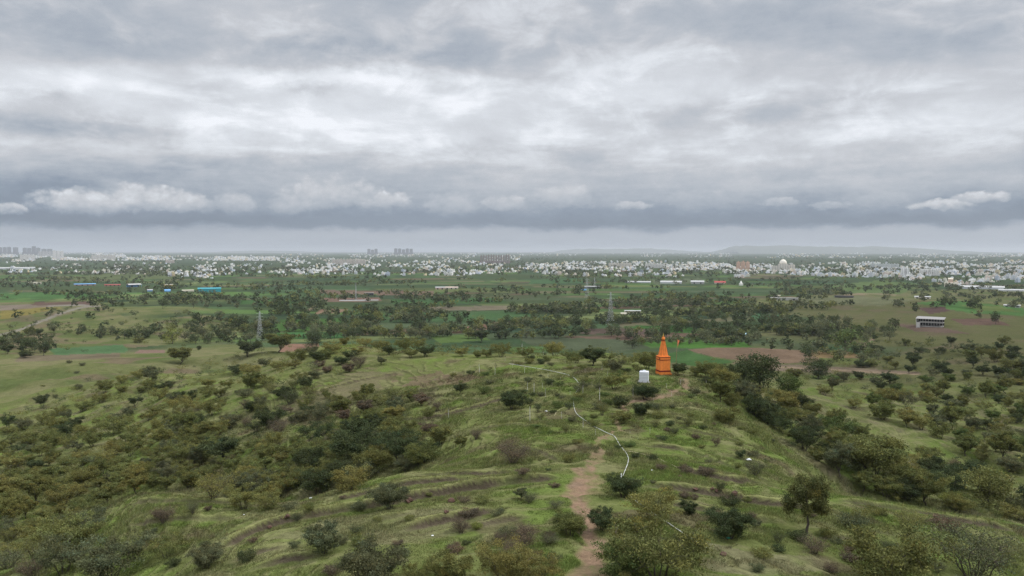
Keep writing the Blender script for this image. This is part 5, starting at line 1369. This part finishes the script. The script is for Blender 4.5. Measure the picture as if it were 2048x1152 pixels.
for u, v, hp, lab, arms in ((520, 681, 60, "nearest lattice power tower, left of the plain's middle", 3), (1221, 650, 66, "lattice power tower standing over the dark woodland beyond the ridge", 3), (1174, 596, 40, "lattice power tower beside the white canopy", 3), (1189, 576, 22, "small far lattice tower above the white canopy", 3), (712, 600, 34, "slender mast above the long compound wall", 0), (1753, 557, 16, "small far lattice tower on the green rise at right", 3), (1363, 536, 18, "dark lattice mast among the white town houses", 0), (1699, 513, 10, "lone chimney like mast on the far right plain", 0)):
    p, d, s, rz = place(u, v); lt, ar = pylon_parts(hp * s, .16 if arms else .07, arms); r = empty("lattice_tower", p, rz + .5, 1, label=lab, category="lattice tower"); link("lattice", lt, None, r)
    for a in ar: link("cross_arm", a, None, r)

# ------------------------------------------------------------------ flat topped hills on the horizon
def build_hills():
    m = plain_material("far_hill", (.07, .085, .05), .95, .3, .002)
    for pts, D in (("1430,506 1446,500 1462,493.5 1480,492 1540,491.5 1606,492 1625,494 1660,493 1700,494 1760,493 1830,497 1900,502 1980,507", 21000), ("1090,507 1130,500 1180,497.5 1240,498 1290,496.5 1340,500 1390,503 1440,507", 27000), ("380,508 470,503 540,501 620,503 700,507", 30000)):
        L = smooth_line(polypts(pts), 4); n = len(L); rows = 9; co, f = [], []
        for u, v in L:
            a = (u - 1024) / FPX; top = CAMZ + D * (502 - v) / FPX
            for j in range(rows):
                t = j / (rows - 1) * 2 - 1; z = (top + 30) * max(0, 1 - abs(t) ** 1.6) - 30
                w = D + t * D * .13; co.append((a * D + .02 * D * t * math.sin(u * .07), w, z + 12 * math.sin(u * .3 + t * 7)* (1-abs(t))))
        for i in range(n - 1):
            for j in range(rows - 1): f.append((i * rows + j, i * rows + j + 1, (i + 1) * rows + j + 1, (i + 1) * rows + j))
        me = bpy.data.meshes.new("hill"); me.from_pydata(co, [], f); me.update(); link("hill", me, m, kind="structure")
build_hills()

# ------------------------------------------------------------------ the air
def build_haze():
    bm = bmesh.new(); bmesh.ops.create_cube(bm, size=1.0)
    for v in bm.verts: v.co = Vector((v.co.x * 126000, v.co.y * 126000, -8 if v.co.z < 0 else 225))
    me = bpy.data.meshes.new("haze"); bm.to_mesh(me); bm.free()
    m = bpy.data.materials.new("haze"); m.use_nodes = True; nt = m.node_tree; nt.nodes.clear()
    out = nt.nodes.new('ShaderNodeOutputMaterial'); pv = nt.nodes.new('ShaderNodeVolumePrincipled')
    pv.inputs['Color'].default_value = (.82, .87, .92, 1); pv.inputs['Density'].default_value = HAZE_DENSITY; pv.inputs['Anisotropy'].default_value = 0.2
    nt.links.new(pv.outputs[0], out.inputs['Volume'])
    link("haze", me, m, kind="stuff")
HAZE_DENSITY = 0.000055
build_haze()

# ------------------------------------------------------------------ labels: every countable thing is told apart by the nearest landmark
MARKS = [("the orange shrine", 1326, 710), ("the white water tank", 1288, 752), ("the lone leaning tree", 1625, 1010), ("the big dark valley tree", 450, 890), ("the left grass mound", 330, 1000), ("the brown path patch", 1172, 990), ("the hose bend", 1155, 770),
         ("the hose covered bush", 1246, 970), ("the biggest foreground bush", 1310, 1090), ("the widest corner bush", 1785, 1120), ("the bright flat topped tree", 1675, 860), ("the gully olive tree", 1745, 920), ("the biggest dense tree", 1520, 740), ("the tall yellowish tree", 788, 820), ("the unfinished building", 1860, 642),
         ("the red crest field", 590, 696), ("the pale left field", 100, 750), ("the left country road", 60, 655), ("the teal shed", 419, 580), ("the nearest lattice tower", 520, 650), ("the woodland lattice tower", 1221, 620), ("the blue roofed shed", 1466, 668), ("the reddish ploughed field", 1550, 710), ("the round light green tree", 1690, 690),
         ("the white dome", 1566, 522), ("the unpainted tower row", 990, 518), ("the salmon block", 1486, 532), ("the white tower pair", 1810, 543), ("the huge greenhouse", 1962, 574), ("the white barn", 1395, 564), ("the beige apartment row", 698, 523), ("the hazy left towers", 60, 500), ("the pale left slab", 207, 514), ("the yellow house", 337, 570),
         ("the compound wall", 718, 601), ("the white canopy", 1184, 573), ("the pale farm sheds", 895, 576), ("the long pale building", 1569, 597), ("the farm house", 1265, 623), ("the earth bank", 850, 992), ("the thin leaning sapling", 1042, 980), ("the brown twig bush", 1025, 905), ("the shady gully shrub", 712, 900), ("the bare stony flank", 640, 800),
         ("the umbrella mound tree", 334, 1090), ("the right gully tree", 1975, 980), ("the brown scar", 1930, 858), ("the left edge thicket", 40, 900), ("the upper left scrub", 240, 800), ("the crest trees", 760, 700), ("the round dark grass bush", 1024, 805), ("the yellow flowering tree", 345, 670), ("the right edge slope", 2000, 800), ("the cream mansion", 1901, 568), ("the far horizon clusters", 790, 502), ("the left apartment towers", 116, 510)]
ORD = ["nearest", "second", "third", "fourth", "fifth", "sixth", "seventh", "eighth", "ninth", "tenth", "eleventh", "twelfth", "thirteenth", "fourteenth", "fifteenth", "sixteenth", "seventeenth", "eighteenth", "nineteenth", "twentieth"]
def write_labels():
    cell = {}
    for o, noun, look, u, v in PLANTS:
        nm, a, b = min(MARKS, key=lambda m: (m[1] - u) ** 2 + ((m[2] - v) * 1.7) ** 2); dx, dy = u - a, v - b
        if abs(dx) > 2.2 * abs(dy): s = "right of" if dx > 0 else "left of"
        elif abs(dy) > 2.2 * abs(dx): s = "below" if dy > 0 else "above"
        else: s = ("below and " if dy > 0 else "above and ") + ("right of" if dx > 0 else "left of")
        cell.setdefault((noun, nm, s), []).append((math.hypot(dx, dy), look, o))
    for (noun, nm, s), L in cell.items():
        L.sort(key=lambda q: q[0])
        for i, (_, look, o) in enumerate(L):
            w = ORD[i] if i < len(ORD) else "number %d" % (i + 1)
            o['label'] = f"{look} {noun}, {w} {noun.split()[-1]} {s} {nm}"
write_labels()
